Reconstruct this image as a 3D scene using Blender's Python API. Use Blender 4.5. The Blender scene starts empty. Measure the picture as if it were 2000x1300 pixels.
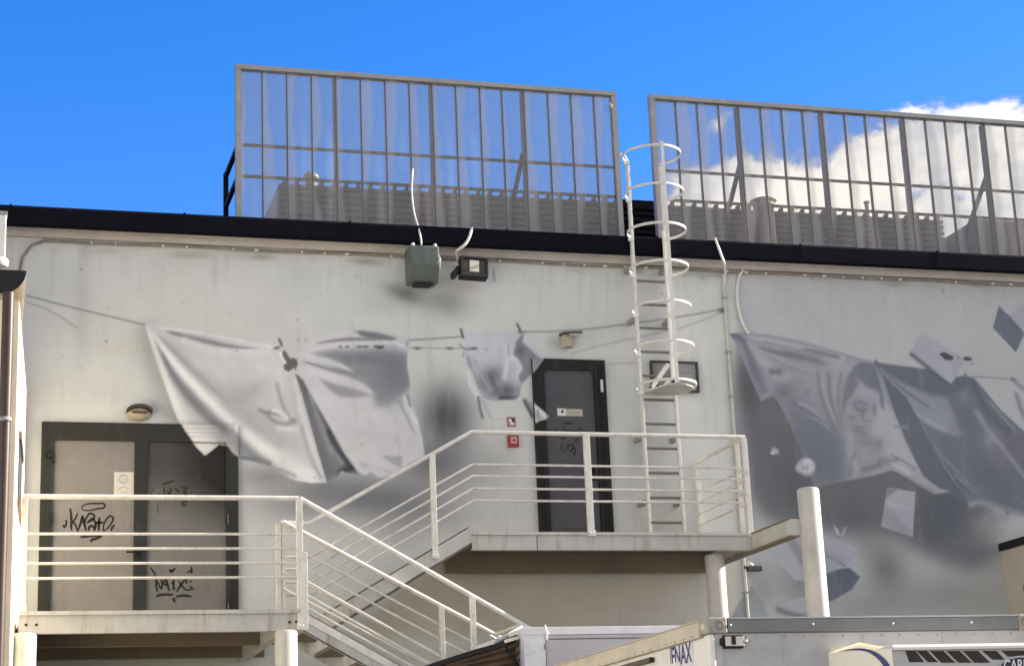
import bpy, bmesh, math, random
import numpy as np
from mathutils import Vector, Matrix
random.seed(7); RNG = np.random.default_rng(7)
sc = bpy.context.scene
C = bpy.context.collection
R = math.radians

# ------------------------------------------------------------------ camera
CAM = np.array([0.0, -22.0, 1.6])
FPX = 3640.0                       # focal length in pixels of the 2000 px wide photograph
yaw, pit, rol = R(16.73), R(14.92), R(-2.459)
_fw = np.array([math.sin(yaw)*math.cos(pit), math.cos(yaw)*math.cos(pit), math.sin(pit)])
_r = np.array([math.cos(yaw), -math.sin(yaw), 0.0]); _u = np.cross(_r, _fw)
RIGHT = math.cos(rol)*_r + math.sin(rol)*_u
UP = -math.sin(rol)*_r + math.cos(rol)*_u
cam = bpy.data.cameras.new('camera'); camo = bpy.data.objects.new('camera', cam); C.objects.link(camo)
cam.sensor_width = 36.0; cam.lens = FPX/2000*36.0; cam.clip_start = 0.1; cam.clip_end = 4000
M = Matrix.Identity(4)
for i in range(3):
    M[i][0], M[i][1], M[i][2], M[i][3] = RIGHT[i], UP[i], -_fw[i], CAM[i]
camo.matrix_world = M
sc.camera = camo

def at(px, py, Y=0.0):
    """point of the photograph -> point of the place on the plane y = Y"""
    d = (px-1000)/FPX*RIGHT - (py-650)/FPX*UP + _fw
    return CAM + d*(Y-CAM[1])/d[1]

# ------------------------------------------------------------------ light
SUN_EL, SUN_AZ = R(21.0), R(90.0 + 1.0)          # azimuth clockwise from +y: grazing along the facade
EXPOSURE = 1.36
w = bpy.data.worlds.new('World'); sc.world = w; w.use_nodes = True
nt = w.node_tree; N = nt.nodes; L = nt.links; N.clear()
def nd(t, **k):
    n = N.new(t)
    for a, b in k.items(): setattr(n, a, b)
    return n
def mth(op, a, b=None, clamp=False):
    n = nd('ShaderNodeMath', operation=op, use_clamp=clamp)
    for i, v in enumerate((a, b)):
        if v is None: continue
        if isinstance(v, (int, float)): n.inputs[i].default_value = v
        else: L.new(v, n.inputs[i])
    return n.outputs[0]
def sstep(v, a, b):
    n = nd('ShaderNodeMapRange', interpolation_type='SMOOTHSTEP')
    L.new(v, n.inputs[0]); n.inputs[1].default_value = a; n.inputs[2].default_value = b
    return n.outputs[0]
sky = nd('ShaderNodeTexSky', sky_type='NISHITA', sun_disc=False, sun_elevation=SUN_EL, sun_rotation=SUN_AZ,
         altitude=200, air_density=1.0, dust_density=0.3, ozone_density=3.0)
hs = nd('ShaderNodeHueSaturation'); hs.inputs['Saturation'].default_value = 1.38; hs.inputs['Value'].default_value = 1.22
L.new(sky.outputs[0], hs.inputs['Color'])
hue = nd('ShaderNodeMixRGB', blend_type='MULTIPLY'); hue.inputs[0].default_value = 1.0; L.new(hs.outputs[0], hue.inputs[1]); hue.inputs[2].default_value = (1.15, 0.79, 1.04, 1)
SKY_STRENGTH = 0.090
tc = nd('ShaderNodeTexCoord')
def dot(v):
    n = nd('ShaderNodeVectorMath', operation='DOT_PRODUCT'); L.new(tc.outputs['Generated'], n.inputs[0]); n.inputs[1].default_value = v
    return n.outputs['Value']
fwd = (math.sin(yaw), math.cos(yaw), 0); rgt = (math.cos(yaw), -math.sin(yaw), 0)
CLOUD_SEED = (7.7, 5.1, 2.188)
af, ar, az_ = dot(fwd), dot(rgt), dot((0, 0, 1))
def noise(scale, detail, rough=0.6, off=(0, 0, 0), dist=0.0):
    mp = nd('ShaderNodeMapping'); L.new(tc.outputs['Generated'], mp.inputs[0]); mp.inputs['Location'].default_value = off
    mp.inputs['Scale'].default_value = (1, 1, 1.5)
    n = nd('ShaderNodeTexNoise'); L.new(mp.outputs[0], n.inputs['Vector'])
    n.inputs['Scale'].default_value = scale; n.inputs['Detail'].default_value = detail; n.inputs['Roughness'].default_value = rough
    n.inputs['Distortion'].default_value = dist
    return n.outputs['Fac']
n1 = noise(13.0, 10, 0.62, CLOUD_SEED, 0.35); n2 = noise(2.3, 6, 0.55, (3.1, 1.7, 0.0)); n3 = noise(20, 6, 0.6, (0.3, 5.0, 1.0))
# bank of cumulus low in the east (right of the view): strong to the right, fading out upwards
east = mth('MULTIPLY', sstep(ar, 0.03, 0.105), mth('SUBTRACT', 1.0, sstep(mth('SUBTRACT', az_, mth('MULTIPLY', ar, 0.08)), 0.306, 0.366)))
east = mth('MULTIPLY', east, sstep(af, 0.0, 0.4))
c_east = sstep(mth('ADD', mth('MULTIPLY', n1, 1.25), mth('MULTIPLY', east, 0.46)), 0.84, 1.00)
# unseen broken cloud, added behind the camera as soft neutral fill light
back = mth('MULTIPLY', sstep(af, 0.30, -0.35), sstep(az_, -0.05, 0.15))
side = sstep(dot((0.72, -0.52, 0.46)), 0.45, 0.95)      # the clouds nearest the sun are the brightest
c_back = sstep(mth('ADD', mth('MULTIPLY', n2, 0.9), mth('MULTIPLY', back, 0.55)), 0.66, 0.88)
cl = mth('MAXIMUM', c_east, c_back)
cr = nd('ShaderNodeMixRGB'); L.new(sstep(n3, 0.35, 0.62), cr.inputs[0])
cr.inputs[1].default_value = (0.60, 0.63, 0.70, 1); cr.inputs[2].default_value = (1.0, 0.98, 0.95, 1)
CLOUD_EAST, CLOUD_REST = 0.60, 0.25
bg1 = nd('ShaderNodeBackground'); L.new(hue.outputs[0], bg1.inputs[0]); bg1.inputs[1].default_value = SKY_STRENGTH
bg2 = nd('ShaderNodeBackground'); L.new(cr.outputs[0], bg2.inputs[0]); rest = mth('ADD', mth('MULTIPLY', side, 0.36), CLOUD_REST-0.08)
L.new(mth('ADD', mth('MULTIPLY', c_east, CLOUD_EAST), mth('MULTIPLY', mth('SUBTRACT', 1.0, c_east), rest)), bg2.inputs[1])
mx = nd('ShaderNodeMixShader'); L.new(cl, mx.inputs[0]); L.new(bg1.outputs[0], mx.inputs[1]); L.new(bg2.outputs[0], mx.inputs[2])
wo = nd('ShaderNodeOutputWorld'); L.new(mx.outputs[0], wo.inputs[0])

sl = bpy.data.lights.new('sun', 'SUN'); sl.energy = 5.0; sl.angle = R(0.5); sl.color = (1.0, 0.93, 0.81)
so = bpy.data.objects.new('sun', sl); C.objects.link(so)
sd = Vector((math.sin(SUN_AZ)*math.cos(SUN_EL), math.cos(SUN_AZ)*math.cos(SUN_EL), math.sin(SUN_EL)))
so.rotation_euler = sd.to_track_quat('Z', 'Y').to_euler(); so.location = (30, 0, 25)
vs = sc.view_settings; vs.view_transform = 'Standard'; vs.look = 'None'; vs.gamma = 1.0; vs.exposure = EXPOSURE; vs.use_curve_mapping = False
sc.render.engine = 'CYCLES'
sc.cycles.max_bounces = 8; sc.cycles.diffuse_bounces = 5; sc.cycles.transparent_max_bounces = 12

# ------------------------------------------------------------------ helpers
def lin(c):
    c = np.asarray(c, float)/255.0
    return np.where(c <= 0.04045, c/12.92, ((c+0.055)/1.055)**2.4)
def tag(o, label=None, cat=None, group=None, kind=None):
    if label: o['label'] = label
    if cat: o['category'] = cat
    if group: o['group'] = group
    if kind: o['kind'] = kind
    return o
def thing(name, loc, label, cat, group=None):
    o = bpy.data.objects.new(name, None); C.objects.link(o); o.location = loc; o.empty_display_size = 0.2
    return tag(o, label, cat, group)
class MB:
    """collects solid shapes into one mesh"""
    def __init__(s): s.v = []; s.f = []; s.sm = []
    def add(s, vs, fs, smooth=False):
        b = len(s.v); s.v += [tuple(map(float, p)) for p in vs]
        for f in fs: s.f.append([b+i for i in f]); s.sm.append(smooth)
        return s
    def box(s, x0, x1, y0, y1, z0, z1):
        x0, x1 = min(x0, x1), max(x0, x1); y0, y1 = min(y0, y1), max(y0, y1); z0, z1 = min(z0, z1), max(z0, z1)
        return s.add([(x0,y0,z0),(x1,y0,z0),(x1,y1,z0),(x0,y1,z0),(x0,y0,z1),(x1,y0,z1),(x1,y1,z1),(x0,y1,z1)],
                     [(0,3,2,1),(4,5,6,7),(0,1,5,4),(1,2,6,5),(2,3,7,6),(3,0,4,7)])
    def prism(s, poly, a0, a1, axis='y'):
        """poly in the two other axes (x,z for y; y,z for x; x,y for z), extruded along axis"""
        n = len(poly)
        def P(p, a): return {'y': (p[0], a, p[1]), 'x': (a, p[0], p[1]), 'z': (p[0], p[1], a)}[axis]
        return s.add([P(p, a0) for p in poly]+[P(p, a1) for p in poly],
                     [tuple(range(n))[::-1], tuple(range(n, 2*n))]+[(i, (i+1) % n, n+(i+1) % n, n+i) for i in range(n)])
    def tube(s, pts, r, seg=10, r1=None, caps=True, smooth=True):
        pts = [Vector(p) for p in pts]; n = len(pts); rings = []; vs = []; fs = []
        t0 = (pts[1]-pts[0]).normalized(); nrm = t0.orthogonal().normalized()
        for i, p in enumerate(pts):
            t = (pts[min(i+1, n-1)]-pts[max(i-1, 0)]).normalized()
            nrm = (nrm - t*nrm.dot(t)).normalized(); b = t.cross(nrm)
            rr = r if r1 is None else r+(r1-r)*i/(n-1)
            for k in range(seg):
                a = 2*math.pi*k/seg; vs.append(p+(nrm*math.cos(a)+b*math.sin(a))*rr)
        for i in range(n-1):
            for k in range(seg):
                k2 = (k+1) % seg; fs.append((i*seg+k, i*seg+k2, (i+1)*seg+k2, (i+1)*seg+k))
        s.add(vs, fs, smooth)
        if caps: s.add(vs[:seg], [tuple(range(seg))[::-1]]); s.add(vs[-seg:], [tuple(range(seg))])
        return s
    def bar(s, a, b, w, h, up=(0, 0, 1)):
        """rectangular bar from a to b; w across, h along up"""
        a, b = Vector(a), Vector(b); t = (b-a).normalized(); u = Vector(up); u = (u-t*u.dot(t)).normalized(); q = t.cross(u)
        vs = [p+q*(sx*w/2)+u*(sz*h/2) for p in (a, b) for sx, sz in ((-1,-1),(1,-1),(1,1),(-1,1))]
        return s.add(vs, [(3,2,1,0),(4,5,6,7),(0,1,5,4),(1,2,6,5),(2,3,7,6),(3,0,4,7)])
    def lathe(s, prof, c, seg=24, axis='z'):
        """profile of (radius, height) turned about an axis through c"""
        n = len(prof); vs = []; fs = []
        for k in range(seg):
            a = 2*math.pi*k/seg
            for r, h in prof:
                x, y, z = r*math.cos(a), r*math.sin(a), h
                if axis == 'y': x, y, z = r*math.cos(a), h, r*math.sin(a)
                if axis == 'x': x, y, z = h, r*math.cos(a), r*math.sin(a)
                vs.append((c[0]+x, c[1]+y, c[2]+z))
        for k in range(seg):
            for i in range(n-1):
                fs.append((k*n+i, ((k+1) % seg)*n+i, ((k+1) % seg)*n+i+1, k*n+i+1))
        return s.add(vs, fs, True)
    def build(s, name, m, parent=None, bevel=0.0):
        me = bpy.data.meshes.new(name); me.from_pydata(s.v, [], s.f); me.update()
        bm = bmesh.new(); bm.from_mesh(me); bmesh.ops.recalc_face_normals(bm, faces=bm.faces); bm.to_mesh(me); bm.free()
        me.polygons.foreach_set('use_smooth', s.sm)
        me.materials.append(m)
        o = bpy.data.objects.new(name, me); C.objects.link(o)
        if parent is not None:
            o.parent = parent; wl = Vector((0, 0, 0)); p = parent
            while p is not None: wl += p.location; p = p.parent
            o.matrix_parent_inverse = Matrix.Identity(4)
            o.data.transform(Matrix.Translation(-wl))
        if bevel:
            b = o.modifiers.new('bevel', 'BEVEL'); b.width = bevel; b.segments = 2; b.limit_method = 'ANGLE'
        return o
def free(name, mb, m, label, cat, group=None, bevel=0.0):
    return tag(mb.build(name, m, None, bevel), label, cat, group)

def mat(name, col, rough=0.6, metal=0.0, var=0.12, scale=3.0, bump=0.0, dirt=None, dirt_amt=0.0, dirt_scale=(1, 1, 1), attr=None, spec=0.4, grain=0.0):
    """principled material with mottling, optional streaky dirt and fine bump"""
    m = bpy.data.materials.new(name); m.use_nodes = True; t = m.node_tree; n = t.nodes; l = t.links
    p = n['Principled BSDF']; p.inputs['Roughness'].default_value = rough; p.inputs['Metallic'].default_value = metal
    p.inputs['Specular IOR Level'].default_value = spec
    co = n.new('ShaderNodeTexCoord')
    if attr:
        a = n.new('ShaderNodeAttribute'); a.attribute_name = attr; src = a.outputs['Color']
    else:
        rgb = n.new('ShaderNodeRGB'); rgb.outputs[0].default_value = (*col, 1); src = rgb.outputs[0]
    nz = n.new('ShaderNodeTexNoise'); nz.inputs['Scale'].default_value = scale; nz.inputs['Detail'].default_value = 8; nz.inputs['Roughness'].default_value = 0.65
    l.new(co.outputs['Object'], nz.inputs['Vector'])
    mr = n.new('ShaderNodeMapRange'); l.new(nz.outputs['Fac'], mr.inputs[0]); mr.inputs[1].default_value = 0.3; mr.inputs[2].default_value = 0.7
    mr.inputs[3].default_value = 1-var; mr.inputs[4].default_value = 1+var*0.6
    mu = n.new('ShaderNodeVectorMath'); mu.operation = 'SCALE'; l.new(src, mu.inputs[0]); l.new(mr.outputs[0], mu.inputs['Scale']); src = mu.outputs[0]
    if dirt is not None:
        mp = n.new('ShaderNodeMapping'); l.new(co.outputs['Object'], mp.inputs[0]); mp.inputs['Scale'].default_value = dirt_scale
        d = n.new('ShaderNodeTexNoise'); d.inputs['Scale'].default_value = 1.0; d.inputs['Detail'].default_value = 9; d.inputs['Roughness'].default_value = 0.7
        l.new(mp.outputs[0], d.inputs['Vector'])
        r2 = n.new('ShaderNodeMapRange'); r2.interpolation_type = 'SMOOTHSTEP'; l.new(d.outputs['Fac'], r2.inputs[0])
        r2.inputs[1].default_value = 0.5; r2.inputs[2].default_value = 0.75; r2.inputs[4].default_value = dirt_amt
        mi = n.new('ShaderNodeMixRGB'); l.new(r2.outputs[0], mi.inputs[0]); l.new(src, mi.inputs[1]); mi.inputs[2].default_value = (*dirt, 1); src = mi.outputs[0]
    if grain:
        gn = n.new('ShaderNodeTexNoise'); gn.inputs['Scale'].default_value = 42; gn.inputs['Detail'].default_value = 3; l.new(co.outputs['Object'], gn.inputs['Vector'])
        gr = n.new('ShaderNodeMapRange'); l.new(gn.outputs['Fac'], gr.inputs[0]); gr.inputs[1].default_value = 0.25; gr.inputs[2].default_value = 0.75; gr.inputs[3].default_value = 1-grain; gr.inputs[4].default_value = 1+grain
        gm = n.new('ShaderNodeVectorMath'); gm.operation = 'SCALE'; l.new(src, gm.inputs[0]); l.new(gr.outputs[0], gm.inputs['Scale']); src = gm.outputs[0]
    l.new(src, p.inputs['Base Color'])
    if bump:
        nb = n.new('ShaderNodeTexNoise'); nb.inputs['Scale'].default_value = 60; nb.inputs['Detail'].default_value = 4; l.new(co.outputs['Object'], nb.inputs['Vector'])
        nb2 = n.new('ShaderNodeTexNoise'); nb2.inputs['Scale'].default_value = 2.2; nb2.inputs['Detail'].default_value = 3; l.new(co.outputs['Object'], nb2.inputs['Vector'])
        ad = n.new('ShaderNodeMath'); ad.operation = 'MULTIPLY_ADD'; l.new(nb2.outputs['Fac'], ad.inputs[0]); ad.inputs[1].default_value = 6.0; l.new(nb.outputs['Fac'], ad.inputs[2])
        b = n.new('ShaderNodeBump'); b.inputs['Strength'].default_value = bump; b.inputs['Distance'].default_value = 0.01
        l.new(ad.outputs[0], b.inputs['Height']); l.new(b.outputs[0], p.inputs['Normal'])
    return m
RUST = (0.22, 0.10, 0.04)
STEEL = mat('painted_steel', (0.50, 0.485, 0.45), 0.45, 0, 0.12, 5, dirt=(0.30, 0.22, 0.14), dirt_amt=0.5, dirt_scale=(3, 3, 1.5))
RAIL = mat('rail_paint', (0.68, 0.665, 0.62), 0.45, 0, 0.14, 9, dirt=(0.33, 0.23, 0.14), dirt_amt=0.55, dirt_scale=(9, 9, 7))
BEAM = mat('beam_paint', (0.50, 0.50, 0.47), 0.5, 0, 0.14, 3, dirt=(0.27, 0.19, 0.12), dirt_amt=0.8, dirt_scale=(9, 2, 1.0))
UNDER = mat('deck_underside', (0.20, 0.165, 0.115), 0.7, 0, 0.2, 2, dirt=(0.16, 0.11, 0.07), dirt_amt=0.6, dirt_scale=(2, 2, 2))
GALV = mat('galvanised_frame', (0.33, 0.335, 0.335), 0.5, 0.2, 0.15, 6)
WHITEP = mat('white_ladder_paint', (0.72, 0.71, 0.67), 0.4, 0, 0.08, 8, dirt=(0.38, 0.32, 0.25), dirt_amt=0.35, dirt_scale=(8, 8, 6))
NAVY = mat('navy_sheet_metal', (0.0035, 0.0038, 0.009), 0.6, 0.0, 0.25, 2, dirt=(0.012, 0.012, 0.016), dirt_amt=0.4, dirt_scale=(2, 2, 6), spec=0.08)
BLACK = mat('black_metal', (0.010, 0.010, 0.012), 0.5, 0, 0.2, 5, spec=0.3)

# ------------------------------------------------------------------ the mural: flat grey spray paint on the facade
# a canvas in metres on the wall plane, painted with soft-edged shapes and strokes; later read off by the wall's and doors' vertices
CX0, CX1, CZ0, CZ1, RES = 0.40, 15.60, 2.90, 9.00, 0.0125
CW, CH = int(round((CX1-CX0)/RES))+1, int(round((CZ1-CZ0)/RES))+1
PRE = np.zeros((CH, CW, 3)); ALP = np.zeros((CH, CW))
PX = 0.0064                                  # metres on the wall per pixel of the photograph
def wp(pts): return np.array([at(x, y)[[0, 2]] for x, y in pts])
def smooth(pts, closed=False, n=6):
    P = np.asarray(pts, float)
    if len(P) < 3: return P
    out = []; m = len(P)
    rng = range(m if closed else m-1)
    for i in rng:
        g = (lambda k: P[k % m]) if closed else (lambda k: P[min(max(k, 0), m-1)])
        p0, p1, p2, p3 = g(i-1), g(i), g(i+1), g(i+2)
        for t in np.arange(n)/n:
            out.append(0.5*((2*p1)+(p2-p0)*t+(2*p0-5*p1+4*p2-p3)*t*t+(3*p1-p0-3*p2+p3)*t**3))
    if not closed: out.append(P[-1])
    return np.array(out)
def gauss(a, s):
    if s < 0.3: return a
    k = int(3*s)+1; x = np.arange(-k, k+1); g = np.exp(-x*x/(2*s*s)); g /= g.sum()
    a = np.apply_along_axis(lambda v: np.convolve(np.pad(v, k, mode='edge'), g, 'valid'), 0, a)
    return np.apply_along_axis(lambda v: np.convolve(np.pad(v, k, mode='edge'), g, 'valid'), 1, a)
def window(P, pad):
    i0 = max(int((P[:, 0].min()-pad-CX0)/RES), 0); i1 = min(int((P[:, 0].max()+pad-CX0)/RES)+2, CW)
    j0 = max(int((P[:, 1].min()-pad-CZ0)/RES), 0); j1 = min(int((P[:, 1].max()+pad-CZ0)/RES)+2, CH)
    X, Z = np.meshgrid(CX0+np.arange(i0, i1)*RES, CZ0+np.arange(j0, j1)*RES)
    return slice(j0, j1), slice(i0, i1), X, Z
def poly_mask(pts, blur=1.0, curve=False):
    """blur in photo pixels"""
    P = wp(smooth(pts, True) if curve else pts); pad = (blur*3+3)*PX
    J, I, X, Z = window(P, pad); ins = np.zeros(X.shape)
    for ox, oz in ((-.25, -.25), (.25, -.25), (-.25, .25), (.25, .25)):
        xx, zz = X+ox*RES, Z+oz*RES; c = np.zeros(X.shape, bool)
        for a, b in zip(P, np.roll(P, -1, 0)):
            if a[1] == b[1]: continue
            cond = (a[1] > zz) != (b[1] > zz)
            c ^= cond & (xx < (b[0]-a[0])*(zz-a[1])/(b[1]-a[1])+a[0])
        ins += c*0.25
    full = np.zeros((CH, CW)); full[J, I] = gauss(ins, blur*PX/RES)
    return full
def over(mask, col, alpha=1.0):
    r_ = np.flatnonzero(mask.any(1)); c_ = np.flatnonzero(mask.any(0))
    if not len(r_): return
    w_ = (slice(r_[0], r_[-1]+1), slice(c_[0], c_[-1]+1)); m = mask[w_]*alpha
    PRE[w_] = PRE[w_]*(1-m[..., None])+m[..., None]*np.asarray(col, float); ALP[w_] = ALP[w_]*(1-m)+m
def fill(pts, col, alpha=1.0, blur=0.8, clip=None, curve=False):
    m = poly_mask(pts, blur, curve)
    if clip is not None: m = m*clip
    over(m, col, alpha); return m
def stroke(pts, wd, col, alpha=1.0, hard=2.0, clip=None, taper=(1, 1)):
    """soft line; wd half-width in photo pixels, hard = edge exponent, taper = width factor at the ends"""
    P = wp(smooth(pts)); J, I, X, Z = window(P, wd*PX*3)
    best = np.full(X.shape, 1e9); ub = np.zeros(X.shape); n = len(P)-1
    for i in range(n):
        a, b = P[i], P[i+1]; d = b-a; l2 = max(d@d, 1e-12)
        t = np.clip(((X-a[0])*d[0]+(Z-a[1])*d[1])/l2, 0, 1)
        u = (i+t)/n; f = np.where(u < 0.5, taper[0]+(1-taper[0])*u*2, 1+(taper[1]-1)*(u-0.5)*2)
        q = np.hypot(X-a[0]-t*d[0], Z-a[1]-t*d[1])/(wd*PX*np.maximum(f, 0.05)); ub = np.where(q < best, u, ub); best = np.minimum(best, q)
    m = np.exp(-best**hard)
    if clip is not None or taper != (1, 1):
        m = m*np.clip(ub/(0.12 if taper[0] < 0.8 else 0.05)+0.25, 0, 1)*np.clip((1-ub)/(0.18 if taper[1] < 0.8 else 0.06)+0.1, 0, 1)
    full = np.zeros((CH, CW)); full[J, I] = m
    if clip is not None: full = full*clip
    over(full, col, alpha)
def blob(cx, cy, rx, ry, col, alpha=1.0, ang=0.0, p=1.0, clip=None):
    c = wp([(cx, cy)])[0]; rx *= PX; ry *= PX; pad = max(rx, ry)*2.4
    J, I, X, Z = window(np.array([c]), pad); a = R(ang); dx, dz = X-c[0], Z-c[1]
    u = (dx*math.cos(a)-dz*math.sin(a))/rx; v = (dx*math.sin(a)+dz*math.cos(a))/ry
    full = np.zeros((CH, CW)); full[J, I] = np.exp(-(u*u+v*v)**p)
    if clip is not None: full = full*clip
    over(full, col, alpha)
G = lambda v, b=0: (v-b*0.4, v-b*0.2, v+b)

# base coats and broad tones ---------------------------------------------------------------
fill([(1437, 640), (1437, 1230), (2030, 1230), (2030, 520), (1437, 520)], (154, 158, 163), 0.62, 3)
fill([(75, 472), (30, 520), (30, 1230), (1430, 1230), (1420, 515), (500, 496)], (178, 180, 179), 0.5, 8)
fill([(880, 1070), (1440, 1076), (1440, 1240), (700, 1240), (780, 1150)], (176, 166, 144), 0.60, 7); blob(160, 600, 14, 110, (150, 152, 150), 0.35); blob(165, 480, 10, 30, (140, 142, 140), 0.3); blob(255, 680, 60, 12, (185, 175, 160), 0.3)  # first fill: warmer tone over the wall below the upper landing
# shadows sprayed behind the cloths
blob(872, 815, 54, 66, (70, 72, 81), 0.92, p=1.2); blob(850, 905, 90, 54, (88, 90, 97), 0.82)
blob(740, 975, 155, 44, (90, 93, 103), 0.85, 6); blob(570, 985, 70, 36, (120, 123, 130), 0.6); blob(640, 955, 60, 30, (112, 114, 122), 0.7)
blob(960, 905, 60, 40, (140, 143, 146), 0.45); blob(520, 930, 60, 25, (116, 118, 124), 0.7); blob(790, 1010, 60, 60, (122, 125, 132), 0.4)
blob(1000, 990, 60, 40, (165, 168, 168), 0.4)
stroke([(286, 650), (305, 720), (335, 790), (360, 830)], 22, (128, 130, 126), 0.5)
stroke([(300, 800), (350, 815)], 16, (120, 122, 118), 0.4)
blob(790, 574, 40, 17, (92, 97, 96), 0.75, 18); blob(750, 592, 40, 22, (150, 152, 150), 0.35); blob(868, 588, 50, 28, (118, 124, 118), 0.62, 14); blob(900, 560, 40, 10, (170, 162, 152), 0.5)  # soft cast shadows of equipment box and floodlight, painted into the wall colour
blob(1085, 670, 18, 16, (140, 142, 144), 0.4); blob(1245, 880, 26, 40, (135, 138, 136), 0.4)  # painted cast shadows left of the door lamp and the ladder
# right field, darkest at the middle
fill([(1438, 680), (1480, 690), (1540, 760), (1600, 850), (1640, 900), (1700, 890), (1760, 880), (1850, 900), (1930, 930), (1950, 1080), (1900, 1110), (1800, 1080), (1740, 1050), (1640, 1040), (1540, 1030), (1480, 1010), (1455, 960), (1442, 850)], (84, 87, 92), 0.93, 16)
blob(1460, 760, 26, 60, (66, 68, 70), 0.7); blob(1540, 950, 50, 60, (70, 73, 78), 0.6); blob(1510, 860, 40, 50, (88, 89, 90), 0.5); blob(1455, 930, 14, 90, (150, 152, 152), 0.5)
blob(1470, 1050, 40, 60, (150, 151, 148), 0.5)
blob(1660, 1010, 70, 40, (78, 82, 92), 0.7); blob(1840, 1010, 70, 70, (72, 77, 90), 0.9, 0, 1.4); blob(1885, 1080, 55, 34, (92, 97, 106), 0.8)
blob(1730, 1110, 46, 50, (84, 86, 90), 0.75); blob(1700, 1060, 60, 40, (112, 112, 112), 0.5); blob(1680, 1180, 150, 50, (112, 112, 112), 0.55); blob(1850, 1160, 110, 50, (124, 123, 120), 0.55)
blob(1560, 1130, 50, 60, (104, 106, 108), 0.7); blob(1490, 1150, 30, 40, (120, 122, 122), 0.6)
blob(1935, 1030, 40, 36, (140, 138, 133), 0.6)
# sheet hung at the left ------------------------------------------------------
A = [(281, 633), (300, 632), (330, 637), (400, 650), (480, 664), (545, 670), (558, 690), (570, 715), (579, 730), (590, 770), (607, 830), (622, 885), (639, 942), (610, 943), (578, 938), (552, 926), (525, 910), (495, 901), (468, 896), (452, 884), (444, 872), (428, 868), (416, 878), (400, 890), (382, 872), (360, 842), (345, 815), (330, 775), (312, 725), (298, 685), (286, 645)]
a = fill(A, (178, 178, 181), 1, 0.7)
blob(470, 690, 60, 30, (186, 186, 189), 0.8, -10, clip=a); blob(505, 720, 50, 30, (190, 190, 193), 0.8, clip=a)
stroke([(311.5, 650.6), (384.5, 728.1), (452.9, 787.4), (507.6, 833.0), (553.2, 874.0)], 22, (160, 161, 166), 0.85, 2, a, (0.15, 1.0))
stroke([(302.4, 664.3), (334.3, 728.1), (379.9, 782.8), (439.2, 837.6), (507.6, 892.3), (562.3, 933.3)], 17, (130, 132, 138), 1, 2.4, a, (0.2, 1.25))
stroke([(316.1, 691.6), (348.0, 746.4), (393.6, 801.1), (448.3, 851.2)], 7, (112, 114, 121), 0.8, 2, a, (0.3, 0.8))
stroke([(287.8, 639.2), (307.0, 691.6), (329.8, 755.5), (357.1, 819.3), (393.6, 878.6)], 8, (200, 200, 199), 1, 2.2, a, (0.35, 1.7))
stroke([(297.8, 650.6), (348.0, 716.7), (411.8, 785.1), (484.8, 851.2), (553.2, 901.4), (626.2, 940.2)], 11, (208, 208, 208), 1, 2.4, a, (0.3, 1.9))
stroke([(309.2, 655.2), (357.1, 703.0), (407.3, 750.9), (448.3, 787.4)], 5, (140, 142, 148), 0.7, 2, a, (0.3, 0.4))
stroke([(325.2, 647.0), (361.7, 656.1), (411.8, 668.8), (462.0, 678.0), (507.6, 680.2)], 6, (116, 118, 126), 0.95, 2, a, (0.4, 0.2)); stroke([(352.6, 662.0), (425.5, 684.8), (516.7, 687.1)], 8, (192, 192, 195), 0.8, 2, a)
stroke([(307.0, 639.2), (384.5, 648.3), (489.4, 668.8), (535.0, 678.0)], 3, (198, 198, 199), 0.8, 2, a)
blob(480, 772, 46, 20, (158, 159, 163), 0.8, -30, clip=a); blob(545, 750, 16, 40, (192, 192, 194), 0.8, clip=a)
blob(398, 868, 22, 18, (204, 204, 202), 0.85, clip=a); blob(440, 862, 22, 12, (140, 142, 147), 0.8, 20, clip=a)
for y_ in (830, 838, 846, 853, 864): stroke([(352, y_+0.02*(y_-830)), (400, y_+1), (462, y_+2)], 1.1, (128, 129, 132), 0.5, 2, a)
stroke([(540, 745), (550, 785), (566, 815), (578, 824)], 4, (140, 141, 146), 0.7, 2, a)
stroke([(503, 798), (520, 806), (534, 805), (548, 812)], 5, (118, 120, 126), 0.85, 2, a, (0.6, 0.5)); stroke([(520, 812), (545, 826), (566, 826), (578, 818)], 4, (132, 133, 138), 0.8, 2, a)
stroke([(530, 800), (552, 808), (562, 818)], 4, (205, 205, 204), 0.8, 2, a); stroke([(538, 834), (562, 838), (585, 836)], 5, (200, 200, 199), 0.8, 2, a)
stroke([(500, 810), (540, 845), (590, 880)], 12, (168, 169, 171), 0.6, 2, a); stroke([(576, 735), (588, 800), (610, 870), (632, 930)], 5, (196, 196, 197), 0.8, 2, a)
stroke([(588, 830), (605, 890), (628, 935)], 4, (150, 151, 155), 0.7, 2, a); blob(560, 900, 40, 22, (192, 191, 189), 0.6, -35, clip=a)
stroke([(468, 893), (500, 898), (530, 908)], 7, (110, 112, 118), 0.85, 2, a, (0.4, 1)); stroke([(500, 902), (540, 915), (580, 930)], 4, (140, 142, 146), 0.7, 2, a)
blob(466, 880, 14, 12, (140, 142, 147), 0.8, clip=a)
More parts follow.
